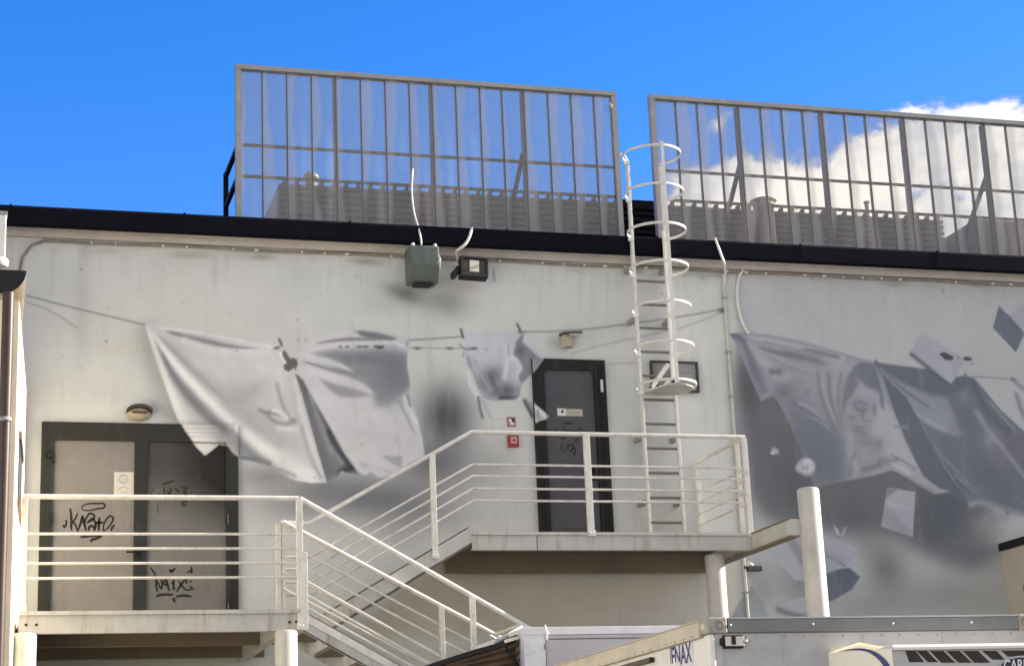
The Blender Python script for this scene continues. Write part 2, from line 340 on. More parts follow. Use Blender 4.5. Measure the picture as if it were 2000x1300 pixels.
# dark fold between the sheets
B = [(576, 728), (592, 742), (612, 780), (642, 830), (672, 885), (702, 926), (676, 923), (668, 918), (660, 930), (638, 940), (622, 885), (606, 826), (590, 770)]
b = fill(B, (116, 118, 124), 1, 0.8)
stroke([(578, 728), (610, 785), (640, 835), (690, 915)], 9, (92, 94, 100), 0.85, 2.2, b); stroke([(590, 770), (620, 860), (645, 930)], 9, (104, 106, 114), 0.7, 2, b)
stroke([(600, 760), (622, 815), (636, 850), (650, 890)], 6, (140, 146, 152), 0.8, 2, b, (0.4, 1)); stroke([(650, 868), (660, 890), (672, 905)], 6, (142, 144, 152), 0.85, 2, b)
stroke([(640, 838), (655, 870), (690, 918)], 5, (74, 76, 84), 0.9, 2, b); blob(680, 915, 18, 6, (58, 60, 68), 0.9, -15, clip=b)
# second sheet
S = [(557, 682), (580, 671), (620, 662), (655, 650), (690, 642), (740, 646), (770, 652), (800, 660), (796, 690), (795, 715), (801, 745), (801, 760), (804, 785), (815, 815), (825, 855), (830, 890), (800, 905), (762, 930), (740, 933), (724, 921), (715, 928), (700, 922), (680, 890), (650, 840), (620, 785), (594, 740), (580, 715)]
s = fill(S, (179, 179, 183), 1, 0.7)
fill([(605, 690), (660, 682), (740, 682), (797, 690), (802, 755), (775, 778), (738, 795), (724, 762), (700, 738), (655, 720), (620, 702)], (124, 126, 133), 0.9, 5, s)
blob(770, 725, 34, 48, (110, 113, 124), 0.7, clip=s); blob(705, 700, 46, 10, (112, 114, 121), 0.7, clip=s); blob(650, 800, 40, 40, (192, 192, 195), 0.6, clip=s); blob(690, 850, 60, 50, (188, 188, 190), 0.6, clip=s); blob(760, 775, 24, 12, (128, 130, 140), 0.8, clip=s); blob(748, 790, 22, 9, (134, 136, 144), 0.7, -15, clip=s)
stroke([(575, 688), (620, 700), (660, 712), (692, 726)], 8, (184, 184, 188), 0.95, 2.2, s, (0.7, 0.2))
stroke([(590, 705), (640, 720), (690, 735), (730, 762)], 5, (118, 120, 127), 0.9, 2, s, (0.3, 1)); stroke([(595, 722), (650, 738), (705, 752), (730, 775)], 10, (186, 186, 190), 0.9, 2.2, s, (0.8, 0.5))
fill([(622, 738), (655, 750), (700, 762), (730, 772), (690, 776), (662, 774), (645, 762)], (136, 138, 142), 0.9, 2.5, s)
fill([(683, 648), (706, 645), (740, 650), (775, 660), (770, 668), (720, 660)], (110, 113, 121), 0.95, 1.6, s)
stroke([(618, 670), (660, 664), (700, 662), (750, 665)], 3.5, (112, 114, 121), 0.9, 2, s, (0.3, 1)); stroke([(600, 684), (660, 674), (730, 668), (780, 668)], 4, (186, 186, 190), 0.9, 2, s)
stroke([(620, 660), (680, 648), (700, 656)], 5, (186, 186, 190), 0.7, 2, s)
for x0, x1 in ((662, 668), (675, 682), (697, 706), (708, 720), (730, 748)): stroke([(x0, 676), ((x0+x1)/2, 677), (x1, 676)], 1.8, (70, 71, 76), 0.8, 2, s)
stroke([(735, 676), (742, 679), (750, 676)], 2.4, (66, 67, 73), 0.9, 2, s); stroke([(768, 665), (778, 672), (790, 676)], 3, (190, 194, 202), 0.9, 2, s)
stroke([(795, 665), (797, 676)], 3, (120, 122, 130), 0.6, 2, s)
stroke([(778, 782), (795, 815), (812, 850)], 3, (140, 142, 150), 0.8, 2, s, (1, 0.3)); stroke([(788, 772), (800, 800), (815, 830)], 3, (196, 196, 202), 0.8, 2, s); stroke([(796, 770), (802, 795)], 3, (118, 120, 128), 0.7, 2, s)
blob(700, 820, 50, 30, (182, 182, 185), 0.6, clip=s); blob(720, 815, 10, 26, (168, 168, 171), 0.6, -25, clip=s); stroke([(650, 830), (690, 815), (760, 800)], 9, (186, 185, 187), 0.5, 2, s)
blob(730, 850, 50, 14, (170, 170, 175), 0.6, 5, clip=s); blob(700, 875, 30, 16, (184, 184, 183), 0.7, clip=s); stroke([(640, 815), (690, 895), (712, 925)], 4, (192, 192, 194), 0.7, 2, s)
fill([(744, 889), (786, 891), (783, 914), (762, 902)], (148, 148, 157), 0.85, 1.5, s); stroke([(700, 905), (740, 912), (765, 924)], 4, (162, 162, 168), 0.6, 2, s); blob(735, 905, 22, 7, (188, 188, 192), 0.7, 10, clip=s)
# bare plaster chip where the paint fell off, with its pegs
stroke([(548, 690), (554, 700), (558, 708)], 3, (214, 213, 203), 0.95, 3); stroke([(557, 716), (560, 726)], 2.5, (212, 211, 203), 0.9, 3)
fill([(554, 682), (561, 690), (567, 700), (573, 698), (580, 702), (582, 712), (579, 716), (578, 724), (574, 718), (568, 722), (562, 726), (556, 722), (553, 714), (560, 708), (556, 702), (551, 692)], (98, 99, 94), 1, 0.6)
stroke([(545, 662), (548, 668), (550, 674)], 2.4, (78, 79, 80), 0.95, 3); stroke([(537, 680), (545, 678)], 2.2, (84, 85, 84), 0.95, 3)
for x, y in ((582, 662), (597, 663), (580, 624)): blob(x, y, 2.4, 2, (120, 121, 118), 0.8)
# small cloth on the line
T = [(901, 652), (925, 646), (965, 644), (1010, 646), (1027, 644), (1036, 662), (1059, 703), (1045, 722), (1028, 742), (1018, 755), (1016, 772), (1006, 780), (960, 783), (945, 776), (933, 756), (924, 728), (912, 710), (907, 680)]
t = fill(T, (172, 173, 180), 1, 0.8)
blob(958, 742, 34, 24, (108, 111, 121), 0.85, -35, clip=t); blob(985, 762, 34, 15, (88, 91, 102), 0.9, 0, clip=t); blob(985, 776, 30, 5, (66, 68, 78), 0.9, clip=t); blob(958, 737, 18, 14, (92, 95, 106), 0.6, -40, clip=t)
stroke([(912, 694), (925, 735), (942, 770)], 5, (130, 133, 142), 0.8, 2, t); stroke([(925, 700), (945, 740), (960, 765)], 4, (150, 154, 162), 0.8, 2, t); stroke([(935, 760), (955, 775), (975, 776)], 4, (150, 153, 163), 0.8, 2, t)
for q in ([(945, 715), (955, 745), (968, 765)], [(965, 730), (972, 750), (980, 770)], [(985, 725), (978, 745), (985, 768)], [(998, 745), (1008, 760), (1004, 774)]): stroke(q, 2.5, (150, 153, 162), 0.55, 2, t, (0.3, 0.4))
stroke([(992, 675), (990, 705), (985, 742)], 5, (188, 190, 193), 0.85, 2, t); stroke([(996, 700), (1010, 702), (1020, 718), (1012, 740)], 8, (182, 184, 186), 0.9, 2.2, t); stroke([(993, 672), (993, 695)], 2.5, (140, 142, 150), 0.8, 2, t)
fill([(1003, 692), (1008, 668), (1017, 655), (1024, 648), (1020, 668), (1036, 682), (1058, 704), (1044, 722), (1026, 744), (1018, 748), (1012, 735), (1022, 718), (1012, 700)], (116, 119, 127), 0.92, 1.6, t)
blob(1016, 684, 8, 10, (92, 95, 104), 0.8, clip=t); blob(1038, 712, 12, 14, (138, 141, 144), 0.6, clip=t); fill([(1024, 650), (1030, 648), (1040, 672), (1024, 668)], (178, 179, 184), 0.9, 1, t)
fill([(910, 724), (916, 724), (926, 748), (938, 772), (944, 800), (950, 816), (944, 819), (938, 800), (928, 775), (914, 752)], (186, 187, 189), 0.95, 1); stroke([(934, 776), (938, 798), (943, 815)], 3, (92, 94, 100), 0.85, 2); stroke([(941, 778), (950, 800), (958, 814)], 3, (150, 152, 156), 0.6, 2)
u = fill([(1018, 776), (1030, 778), (1044, 792), (1056, 802), (1072, 814), (1064, 820), (1052, 823), (1044, 828), (1036, 812), (1026, 796)], (160, 162, 167), 1, 0.7)
stroke([(1022, 780), (1032, 796), (1040, 816)], 4.5, (82, 84, 90), 0.85, 2, u); stroke([(1042, 794), (1056, 808), (1066, 816)], 4, (186, 187, 191), 0.9, 2, u); stroke([(1048, 800), (1050, 820)], 1.6, (100, 102, 110), 0.7, 2, u)
for q in ([(900, 643), (902, 650), (904, 658)], [(1010, 633), (1014, 640), (1016, 648)]): stroke(q, 2.6, (72, 74, 80), 0.95, 3)
stroke([(898, 672), (905, 680), (915, 682), (930, 680)], 2.2, (110, 111, 112), 0.7); blob(926, 680, 7, 2, (60, 61, 64), 0.85); blob(950, 682, 5, 1.6, (120, 121, 124), 0.7); stroke([(906, 688), (905, 695)], 2, (130, 131, 131), 0.8)
# the painted washing lines
for q, al in (([(52, 577), (140, 600), (283, 634)], 0.75), ([(52, 590), (100, 608), (150, 640)], 0.4), ([(800, 664), (850, 661), (903, 657)], 0.75), ([(1012, 648), (1120, 645), (1240, 631), (1330, 618), (1415, 603)], 0.7), ([(1115, 690), (1200, 668), (1330, 640), (1412, 608)], 0.35), ([(800, 679), (860, 680), (920, 680)], 0.4), ([(1190, 711), (1245, 708)], 0.3)):
    stroke(q, 1.5, (92, 93, 95), al, 2)
for x in (815, 878): blob(x, 680, 7, 2.4, (62, 62, 64), 0.85)
blob(1410, 606, 9, 5, (78, 79, 82), 0.8)
stroke([(964, 526), (965, 548)], 2.0, (96, 98, 130), 0.75); blob(957, 540, 10, 16, (160, 160, 176), 0.45)
# sheet with the veiled figure -----------------------------------------------
V = [(1424, 651), (1462, 649), (1500, 653), (1560, 664), (1625, 682), (1680, 699), (1708, 706), (1722, 730), (1745, 800), (1768, 858), (1788, 900), (1803, 928), (1772, 926), (1740, 918), (1700, 930), (1640, 941), (1592, 951), (1575, 905), (1550, 842), (1530, 802), (1512, 773), (1500, 776), (1487, 784), (1470, 745), (1455, 712), (1438, 676)]
fill([(1706, 706), (1722, 725), (1770, 770), (1806, 838), (1862, 940), (1893, 985), (1858, 965), (1803, 935), (1740, 850), (1712, 760)], (84, 90, 104), 0.97, 2)
v = fill(V, (134, 136, 146), 1, 1.0)
fill([(1530, 780), (1600, 815), (1650, 850), (1652, 940), (1590, 955), (1550, 860)], (100, 105, 120), 0.95, 10, v); blob(1600, 900, 28, 44, (92, 97, 112), 0.6, -20, clip=v); blob(1560, 830, 16, 40, (104, 108, 122), 0.5, -25, clip=v)
fill([(1718, 770), (1745, 800), (1772, 862), (1803, 928), (1760, 915), (1720, 880), (1700, 840)], (160, 160, 167), 0.95, 7, v)
blob(1640, 715, 44, 18, (152, 155, 164), 0.8, 10, clip=v); blob(1525, 700, 34, 16, (150, 151, 156), 0.8, 25, clip=v); blob(1560, 790, 26, 20, (116, 119, 132), 0.6, clip=v)
stroke([(1454.7, 655.2), (1519.3, 669.1), (1588.5, 685.2), (1653.1, 703.7)], 9, (160, 160, 168), 1, 2.2, v, (0.5, 1))
stroke([(1482.3, 678.3), (1523.9, 689.8), (1565.4, 696.7), (1616.2, 710.6)], 8, (106, 109, 117), 1, 2.2, v, (0.3, 0.7)); stroke([(1565.4, 680.6), (1606.9, 689.8), (1643.8, 699.0)], 5.5, (108, 111, 124), 0.95, 2, v, (0.4, 0.7)); stroke([(1487.0, 666.7), (1542.3, 678.3), (1606.9, 696.7)], 2.6, (122, 124, 132), 0.7, 2, v)
stroke([(1500.8, 696.7), (1533.1, 710.6), (1565.4, 724.4), (1588.5, 733.6)], 5, (118, 120, 128), 0.8, 2, v, (0.4, 0.5)); stroke([(1519.3, 703.7), (1560.8, 717.5), (1597.7, 724.4)], 5, (150, 151, 158), 0.7, 2, v)
stroke([(1424.7, 649.7), (1452.4, 666.7), (1466.2, 696.7), (1477.7, 733.6), (1487.9, 770.6)], 12, (97, 101, 116), 1, 2.4, v, (0.35, 1.2)); stroke([(1459.3, 664.4), (1487.0, 701.4), (1514.6, 719.8)], 12, (154, 155, 158), 0.9, 2, v, (0.5, 0.6))
stroke([(1436.2, 678.3), (1459.3, 724.4), (1482.3, 779.8)], 5, (122, 125, 138), 0.8, 2, v)
stroke([(1503.1, 723.5), (1514.6, 727.2), (1526.2, 724.4)], 6, (98, 101, 108), 0.95, 2, v); stroke([(1510.0, 736.0), (1528.5, 740.6), (1544.6, 731.3)], 8, (152, 155, 164), 0.9, 2, v); blob(1530, 765, 24, 18, (98, 102, 116), 0.85, -30, clip=v); blob(1480, 760, 12, 22, (118, 121, 134), 0.7, -20, clip=v)
blob(1580, 735, 24, 28, (146, 143, 150), 0.6, clip=v)
for q, wd, cc, al in (([(1596, 722), (1603, 770), (1622, 820), (1640, 850)], 4, 112, .8), ([(1606, 716), (1612, 770), (1632, 826)], 4, 154, .8), ([(1618, 722), (1622, 775), (1642, 838)], 4, 110, .8), ([(1632, 716), (1630, 770), (1640, 820)], 5, 152, .8), ([(1645, 722), (1636, 780), (1646, 840)], 4, 118, .7), ([(1570, 760), (1582, 770)], 8, 118, .7), ([(1552, 782), (1580, 796), (1612, 822)], 3.5, 158, .85), ([(1556, 792), (1590, 810), (1615, 832)], 4, 104, .7), ([(1575, 812), (1605, 824), (1622, 842)], 3.5, 150, .6), ([(1550, 782), (1556, 792)], 5, 98, .7)):
    stroke(q, wd*1.3, G(cc, 8), al*0.9, 2, v, (0.35, 0.45))
# hair, face
fill([(1680.4, 709.2), (1696.6, 709.2), (1711.7, 714.2), (1718.7, 738.4), (1724.8, 774.8), (1726.8, 803.0), (1718.7, 786.9), (1716.7, 765.7), (1700.6, 759.6), (1688.5, 752.6), (1683.5, 740.5), (1670.3, 726.3)], (99, 104, 117), 0.92, 2.4, v, True); fill([(1680.4, 709.2), (1668.3, 716.2), (1657.2, 732.4), (1650.2, 756.6), (1646.1, 786.9), (1647.1, 811.1), (1652.2, 790.9), (1660.3, 778.8), (1669.3, 764.7), (1677.4, 750.5), (1684.5, 742.5), (1686.5, 726.3)], (103, 107, 121), 0.92, 2.6, v, True)
fc = fill([(1679.4, 744.5), (1688.5, 751.5), (1700.6, 759.6), (1714.7, 765.7), (1717.1, 778.8), (1711.7, 794.9), (1709.1, 811.1), (1702.6, 827.2), (1690.5, 837.3), (1676.4, 835.3), (1660.3, 823.2), (1651.8, 805.0), (1653.8, 786.9), (1665.3, 770.7), (1673.4, 756.6)], (138, 140, 151), 0.95, 2.6, v, True)
blob(1690.5, 767.7, 22.2, 10.1, (152, 153, 163), 0.9, 10, clip=fc); blob(1660.3, 799.0, 8.1, 12.1, (150, 151, 161), 0.8, 0, clip=fc); blob(1675.4, 743.5, 4.0, 10.1, (134, 136, 147), 0.7, -15, clip=v)
blob(1680.4, 793.9, 17.1, 9.7, (110, 114, 127), 0.9, 8, clip=fc); stroke([(1662.3, 788.9), (1671.3, 784.8), (1683.5, 784.4), (1699.6, 791.9)], 2.8, (98, 102, 115), 0.65, 2, fc, (0.4, 0.5)); stroke([(1668.3, 790.9), (1676.4, 800.0), (1686.5, 803.0), (1699.6, 793.9)], 2.8, (98, 102, 114), 0.65, 2, fc, (0.4, 0.5)); blob(1679.4, 793.3, 7.7, 3.4, (142, 144, 154), 0.85, 5, clip=fc)
blob(1707.7, 798.0, 3.6, 11.1, (106, 110, 123), 0.8, 0, clip=v); blob(1697.6, 805.0, 5.2, 12.1, (148, 149, 159), 0.85, 8, clip=fc); blob(1699.6, 815.5, 5.2, 4.0, (150, 151, 160), 0.8, 0, clip=fc); blob(1684.1, 812.1, 2.8, 8.1, (108, 112, 124), 0.75, 8, clip=fc); stroke([(1686.5, 820.2), (1693.5, 822.2), (1702.6, 822.2)], 2.6, (104, 108, 120), 0.6, 2, fc, (0.4, 0.5))
blob(1663.3, 814.7, 7.7, 4.0, (106, 110, 122), 0.85, 10, clip=fc); blob(1682.8, 825.6, 8.1, 4.0, (154, 155, 164), 0.9, 10, clip=fc); stroke([(1673.4, 829.2), (1683.5, 833.7), (1699.6, 829.6)], 3, (112, 115, 126), 0.5, 2, fc, (0.4, 0.5)); stroke([(1678.4, 822.2), (1686.5, 824.8), (1692.5, 829.2)], 1.8, (118, 121, 132), 0.4, 2, fc, (0.4, 0.5))
blob(1680.4, 844.4, 14.1, 6.1, (116, 119, 131), 0.7, 0, clip=v); blob(1668.3, 835.3, 12.1, 8.1, (118, 121, 133), 0.6, 0, clip=v); stroke([(1711.7, 716.2), (1718.7, 742.5), (1728.8, 770.7), (1743.0, 803.0)], 3, (134, 137, 147), 0.8, 2, v, (0.5, 0.8))
blob(1672, 838, 12, 8, (116, 119, 130), 0.7, clip=v); blob(1660, 862, 12, 40, (150, 152, 160), 0.7, clip=v); blob(1690, 864, 20, 12, (116, 119, 130), 0.7, clip=v); blob(1690, 878, 14, 10, (140, 142, 152), 0.7, clip=v)
blob(1718, 866, 10, 12, (110, 110, 112), 0.7, clip=v); blob(1730, 872, 8, 8, (150, 150, 150), 0.6, clip=v)
stroke([(1672, 880), (1662, 905), (1660, 930)], 4, (114, 117, 126), 0.7, 2, v); stroke([(1668, 900), (1674, 915), (1668, 930)], 6, (150, 153, 160), 0.8, 2, v); stroke([(1680, 890), (1700, 895), (1730, 890)], 7, (146, 148, 154), 0.7, 2, v)
stroke([(1682, 916), (1700, 914), (1722, 904)], 5, (104, 107, 116), 0.8, 2, v); stroke([(1702, 924), (1725, 918), (1745, 908)], 6, (146, 148, 156), 0.8, 2, v); stroke([(1715, 896), (1735, 900), (1755, 895)], 5, (112, 115, 124), 0.7, 2, v)
stroke([(1740, 888), (1765, 900), (1790, 918)], 3, (112, 115, 124), 0.8, 2, v)
# rolled hem running out to the right
h = fill([(1736, 900), (1752, 905), (1775, 918), (1800, 926), (1820, 942), (1834, 952), (1858, 959), (1838, 963), (1824, 964), (1800, 950), (1775, 934), (1750, 920)], (146, 148, 155), 1, 1.2); stroke([(1742, 905), (1765, 916), (1780, 926)], 5, (172, 174, 178), 0.8, 2, h); stroke([(1770, 930), (1800, 948), (1824, 960)], 4, (122, 124, 134), 0.7, 2, h)
# third sheet, darker
D = [(1706, 706), (1760, 714), (1815, 721), (1850, 738), (1885, 733), (1902, 737), (1925, 764), (1955, 800), (2000, 842), (2020, 860), (2020, 1010), (1975, 1000), (1925, 983), (1893, 985), (1884, 970), (1862, 940), (1835, 895), (1806, 838), (1770, 775), (1722, 730)]
d = fill(D, (98, 103, 118), 1, 1.0)
fill([(1722, 726), (1770, 752), (1815, 772), (1850, 778), (1862, 800), (1880, 850), (1830, 838), (1790, 806), (1752, 762)], (134, 138, 149), 0.92, 3.5, d)
stroke([(1730, 730), (1775, 768), (1822, 800)], 4, (98, 102, 115), 0.85, 2, d, (0.5, 0.4)); stroke([(1760, 775), (1800, 815), (1845, 838), (1870, 846)], 7, (146, 149, 160), 0.8, 2, d, (0.4, 1))
stroke([(1712, 716), (1750, 785), (1800, 850), (1850, 905), (1900, 960)], 9, (80, 85, 99), 0.9, 2.2, d, (0.4, 1.4)); stroke([(1752, 790), (1795, 840), (1850, 900), (1910, 965)], 7, (114, 120, 140), 0.85, 2, d, (0.4, 1))
stroke([(1718, 718), (1740, 745), (1765, 782), (1780, 812)], 5, (116, 119, 132), 0.8, 2, d); fill([(1750, 795), (1785, 835), (1815, 870), (1850, 930), (1835, 940), (1800, 915), (1772, 858)], (86, 92, 106), 0.85, 3)
stroke([(1805, 852), (1828, 885), (1848, 915), (1868, 945)], 2.6, (132, 137, 152), 0.85, 2, d, (0.5, 0.6)); stroke([(1862, 924), (1876, 938), (1890, 950)], 2.4, (134, 139, 152), 0.8, 2, d, (0.5, 0.5)); stroke([(1748, 833), (1772, 834)], 4, (124, 129, 142), 0.7)
blob(1876, 800, 20, 44, (96, 99, 109), 0.9, 0, clip=d); blob(1884, 775, 9, 14, (130, 132, 140), 0.6, clip=d); blob(1870, 770, 10, 20, (112, 116, 126), 0.5, clip=d); blob(1862, 840, 18, 14, (116, 119, 128), 0.6, clip=d)
stroke([(1905, 800), (1930, 840), (1955, 870), (1990, 915), (2015, 950)], 7, (140, 143, 153), 0.85, 2, d, (1, 0.6)); blob(1935, 858, 18, 22, (142, 143, 152), 0.7, 30, clip=d); blob(1950, 895, 26, 18, (116, 114, 124), 0.6, 30, clip=d)
stroke([(1898, 740), (1920, 790), (1955, 830), (1975, 845)], 8, (84, 88, 100), 0.85, 2.2, d); stroke([(1930, 780), (1960, 815), (1985, 842)], 3, (134, 137, 146), 0.8, 2, d); blob(1985, 870, 22, 30, (98, 96, 100), 0.6, clip=d)
blob(1930, 930, 50, 30, (82, 85, 98), 0.5, 30, clip=d); stroke([(1980, 970), (2010, 990)], 5, (112, 116, 130), 0.7, 2, d)
fill([(1708, 708), (1760, 715), (1815, 721), (1850, 742), (1880, 734), (1890, 748), (1875, 762), (1850, 772), (1815, 765), (1775, 750), (1738, 728)], (88, 94, 110), 0.95, 1.8, d); blob(1885, 745, 14, 12, (82, 90, 112), 0.7, clip=d)
stroke([(1896, 985), (1915, 980), (1950, 990), (2000, 1005)], 7, (136, 140, 150), 0.8, 2.2); blob(1950, 1010, 60, 10, (126, 130, 136), 0.6, -12)
stroke([(1902, 735), (1945, 738), (1990, 742)], 1.3, (96, 98, 104), 0.7); blob(1978, 740, 5, 4, (78, 80, 88), 0.8); blob(1711, 706, 3, 5, (70, 73, 82), 0.9); blob(1885, 731, 3, 5, (82, 85, 94), 0.8)
stroke([(1982, 745), (2000, 760), (2015, 770)], 5, (112, 116, 124), 0.8); stroke([(1985, 770), (1995, 800), (2010, 830)], 6, (100, 103, 112), 0.7)
# papers blowing about
fill([(1777, 690), (1797, 652), (1830, 668), (1864, 688), (1884, 704), (1868, 734), (1858, 749), (1850, 744)], (152, 155, 167), 1, 0.8); stroke([(1780, 692), (1815, 720), (1850, 750)], 5, (78, 84, 98), 0.9, 2.4); stroke([(1800, 660), (1840, 690), (1856, 735)], 8, (160, 162, 172), 0.6)
fill([(1951, 597), (1975, 620), (1996, 644), (2001, 652), (1984, 688), (1962, 664), (1939, 640)], (92, 99, 117), 1, 0.8); fill([(1972, 616), (1988, 600), (2010, 590), (2010, 640), (1996, 642)], (156, 158, 170), 0.95, 0.8)
p3 = fill([(1733, 951), (1788, 960), (1783, 1048), (1721, 1027)], (150, 153, 163), 1, 0.7); fill([(1733, 951), (1754, 956), (1730, 972)], (112, 115, 126), 0.9, 1); fill([(1727, 985), (1745, 998), (1784, 1040), (1783, 1048), (1745, 1034), (1722, 1020)], (130, 133, 144), 0.8, 3, p3); stroke([(1732, 980), (1765, 990), (1784, 992)], 4, (162, 165, 174), 0.7, 2, p3)
fill([(1488, 1062), (1540, 1040), (1562, 1080), (1590, 1135), (1552, 1132)], (156, 158, 169), 0.95, 0.9); fill([(1530, 1048), (1548, 1042), (1600, 1130), (1585, 1135)], (118, 121, 130), 0.7, 2)
fill([(1595, 1038), (1640, 1056), (1676, 1071), (1664, 1086), (1672, 1103), (1640, 1110), (1605, 1122)], (150, 152, 166), 1, 0.8); stroke([(1602, 1078), (1630, 1092), (1650, 1104)], 3, (104, 108, 124), 0.85); fill([(1600, 1070), (1664, 1086), (1650, 1102), (1606, 1085)], (140, 143, 158), 0.7, 1.5)
fill([(1600, 1124), (1640, 1110), (1660, 1108), (1680, 1126), (1664, 1150), (1630, 1170), (1606, 1178)], (80, 86, 106), 1, 1.0, None, False)
fill([(1516, 1184), (1545, 1172), (1572, 1164), (1600, 1185), (1610, 1205), (1550, 1205)], (152, 155, 165), 0.95, 0.9); stroke([(1520, 1190), (1550, 1200), (1580, 1206)], 7, (92, 96, 106), 0.8)
fill([(1425, 1210), (1445, 1172), (1470, 1143), (1488, 1172), (1505, 1210)], (126, 133, 138), 0.85, 1.4)
blob(1575, 911, 20, 19, (180, 183, 192), 0.98, 0, 4); blob(1560, 914, 8, 9, (172, 175, 185), 0.9, 0, 3); blob(1580, 903, 11, 8, (190, 192, 200), 0.8, 20, 2)
for q in ([(1560, 919), (1574, 925), (1590, 920)], [(1565, 903), (1567, 914)], [(1574, 908), (1586, 906)]): stroke(q, 1.8, (132, 135, 145), 0.6)
blob(1570, 914, 3, 3, (100, 103, 114), 0.8); blob(1577, 914, 3, 3, (104, 107, 118), 0.8)
blob(1514, 880, 9, 7, (170, 172, 176), 0.9, 30, 2); blob(1509, 884, 5, 4, (196, 197, 198), 0.9, 0, 2)
fill([(1628, 1025), (1636, 1032), (1641, 1045), (1634, 1042)], (172, 174, 180), 0.95, 0.6); stroke([(1652, 1030), (1644, 1046)], 2, (166, 168, 175), 0.9)
fill([(1834, 692), (1842, 687), (1850, 690), (1856, 693), (1863, 697), (1860, 703), (1846, 703), (1840, 696)], (62, 62, 62), 1, 0.6); fill([(1880, 698), (1890, 696), (1900, 700), (1896, 704), (1884, 704)], (70, 70, 70), 1, 0.6); blob(1871, 697, 3, 3, (110, 110, 112), 0.8); blob(1899, 710, 4, 2.5, (96, 97, 99), 0.8)
# dark spray over the right-hand door leaf (kept apart from the wall by the leaf's own mask)
for x, y, r_ in ((208, 666, 2.5), (158, 526, 2), (1585, 542, 2.2), (1842, 568, 3), (1968, 1000, 4)): blob(x, y, r_, r_, (100, 98, 92), 0.8)
for k in range(70):                               # rain streaks under the trim
    x = RNG.uniform(60, 2000); y = 500+ (x-500)*0.04; stroke([(x, y), (x+RNG.normal(0, 2), y+RNG.uniform(20, 110))], RNG.uniform(1.5, 5), (150, 148, 140), RNG.uniform(0.06, 0.2), 2, None, (1, 0.3))
# cloudy unevenness of spray paint
def cloudy(n, s): return gauss(RNG.normal(0, 1, (CH, CW)), n)*s*n*3.5
PRE *= (1+cloudy(12, 0.010)+cloudy(3, 0.006))[..., None]
for k in range(26):                               # hairline cracks and scuffs in the render
    x, y = RNG.uniform(60, 1980), RNG.uniform(520, 1150); q = [(x, y)]
    for j in range(RNG.integers(3, 7)): q.append((q[-1][0]+RNG.normal(0, 9), q[-1][1]+RNG.normal(6, 12)))
    stroke(q, 0.8, (112, 110, 104), RNG.uniform(0.12, 0.35), 2, None, (0.9, 0.2))
for k in range(60):
    x, y = RNG.uniform(60, 1990), RNG.uniform(500, 1180); r_ = RNG.uniform(0.9, 2.0); blob(x, y, r_, r_, (104, 102, 96), RNG.uniform(0.2, 0.7))
for k in range(40):
    x = RNG.uniform(60, 1990); blob(x, 478+x*0.041+RNG.uniform(0, 8), RNG.uniform(8, 30), RNG.uniform(3, 8), (118, 112, 100), RNG.uniform(0.1, 0.33))
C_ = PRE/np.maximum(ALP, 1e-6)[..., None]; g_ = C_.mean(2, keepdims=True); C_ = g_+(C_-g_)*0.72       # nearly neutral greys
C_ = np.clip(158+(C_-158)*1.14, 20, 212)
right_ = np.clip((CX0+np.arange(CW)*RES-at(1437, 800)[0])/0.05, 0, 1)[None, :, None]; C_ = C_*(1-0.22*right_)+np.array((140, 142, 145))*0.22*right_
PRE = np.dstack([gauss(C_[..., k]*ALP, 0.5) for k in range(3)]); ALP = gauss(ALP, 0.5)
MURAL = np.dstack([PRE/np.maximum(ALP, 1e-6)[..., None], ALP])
K_ILL = 0.74*np.array((1.015, 0.985, 0.962))                                       # how bright a white wall in this shade stands in the picture
def paint_at(x, z, base, extra=None):
    """linear base colours for points of the wall plane: bare surface colour with the mural over it"""
    fi = np.clip((np.asarray(x)-CX0)/RES, 0, CW-1.001); fj = np.clip((np.asarray(z)-CZ0)/RES, 0, CH-1.001)
    i, j = fi.astype(int), fj.astype(int); u, vv = (fi-i)[:, None], (fj-j)[:, None]
    s_ = (MURAL[j, i]*(1-u)+MURAL[j, i+1]*u)*(1-vv)+(MURAL[j+1, i]*(1-u)+MURAL[j+1, i+1]*u)*vv
    al = s_[:, 3:4]; colr = lin(s_[:, :3])/K_ILL
    b_ = np.broadcast_to(np.asarray(base, float), colr.shape)
    return b_, colr, al
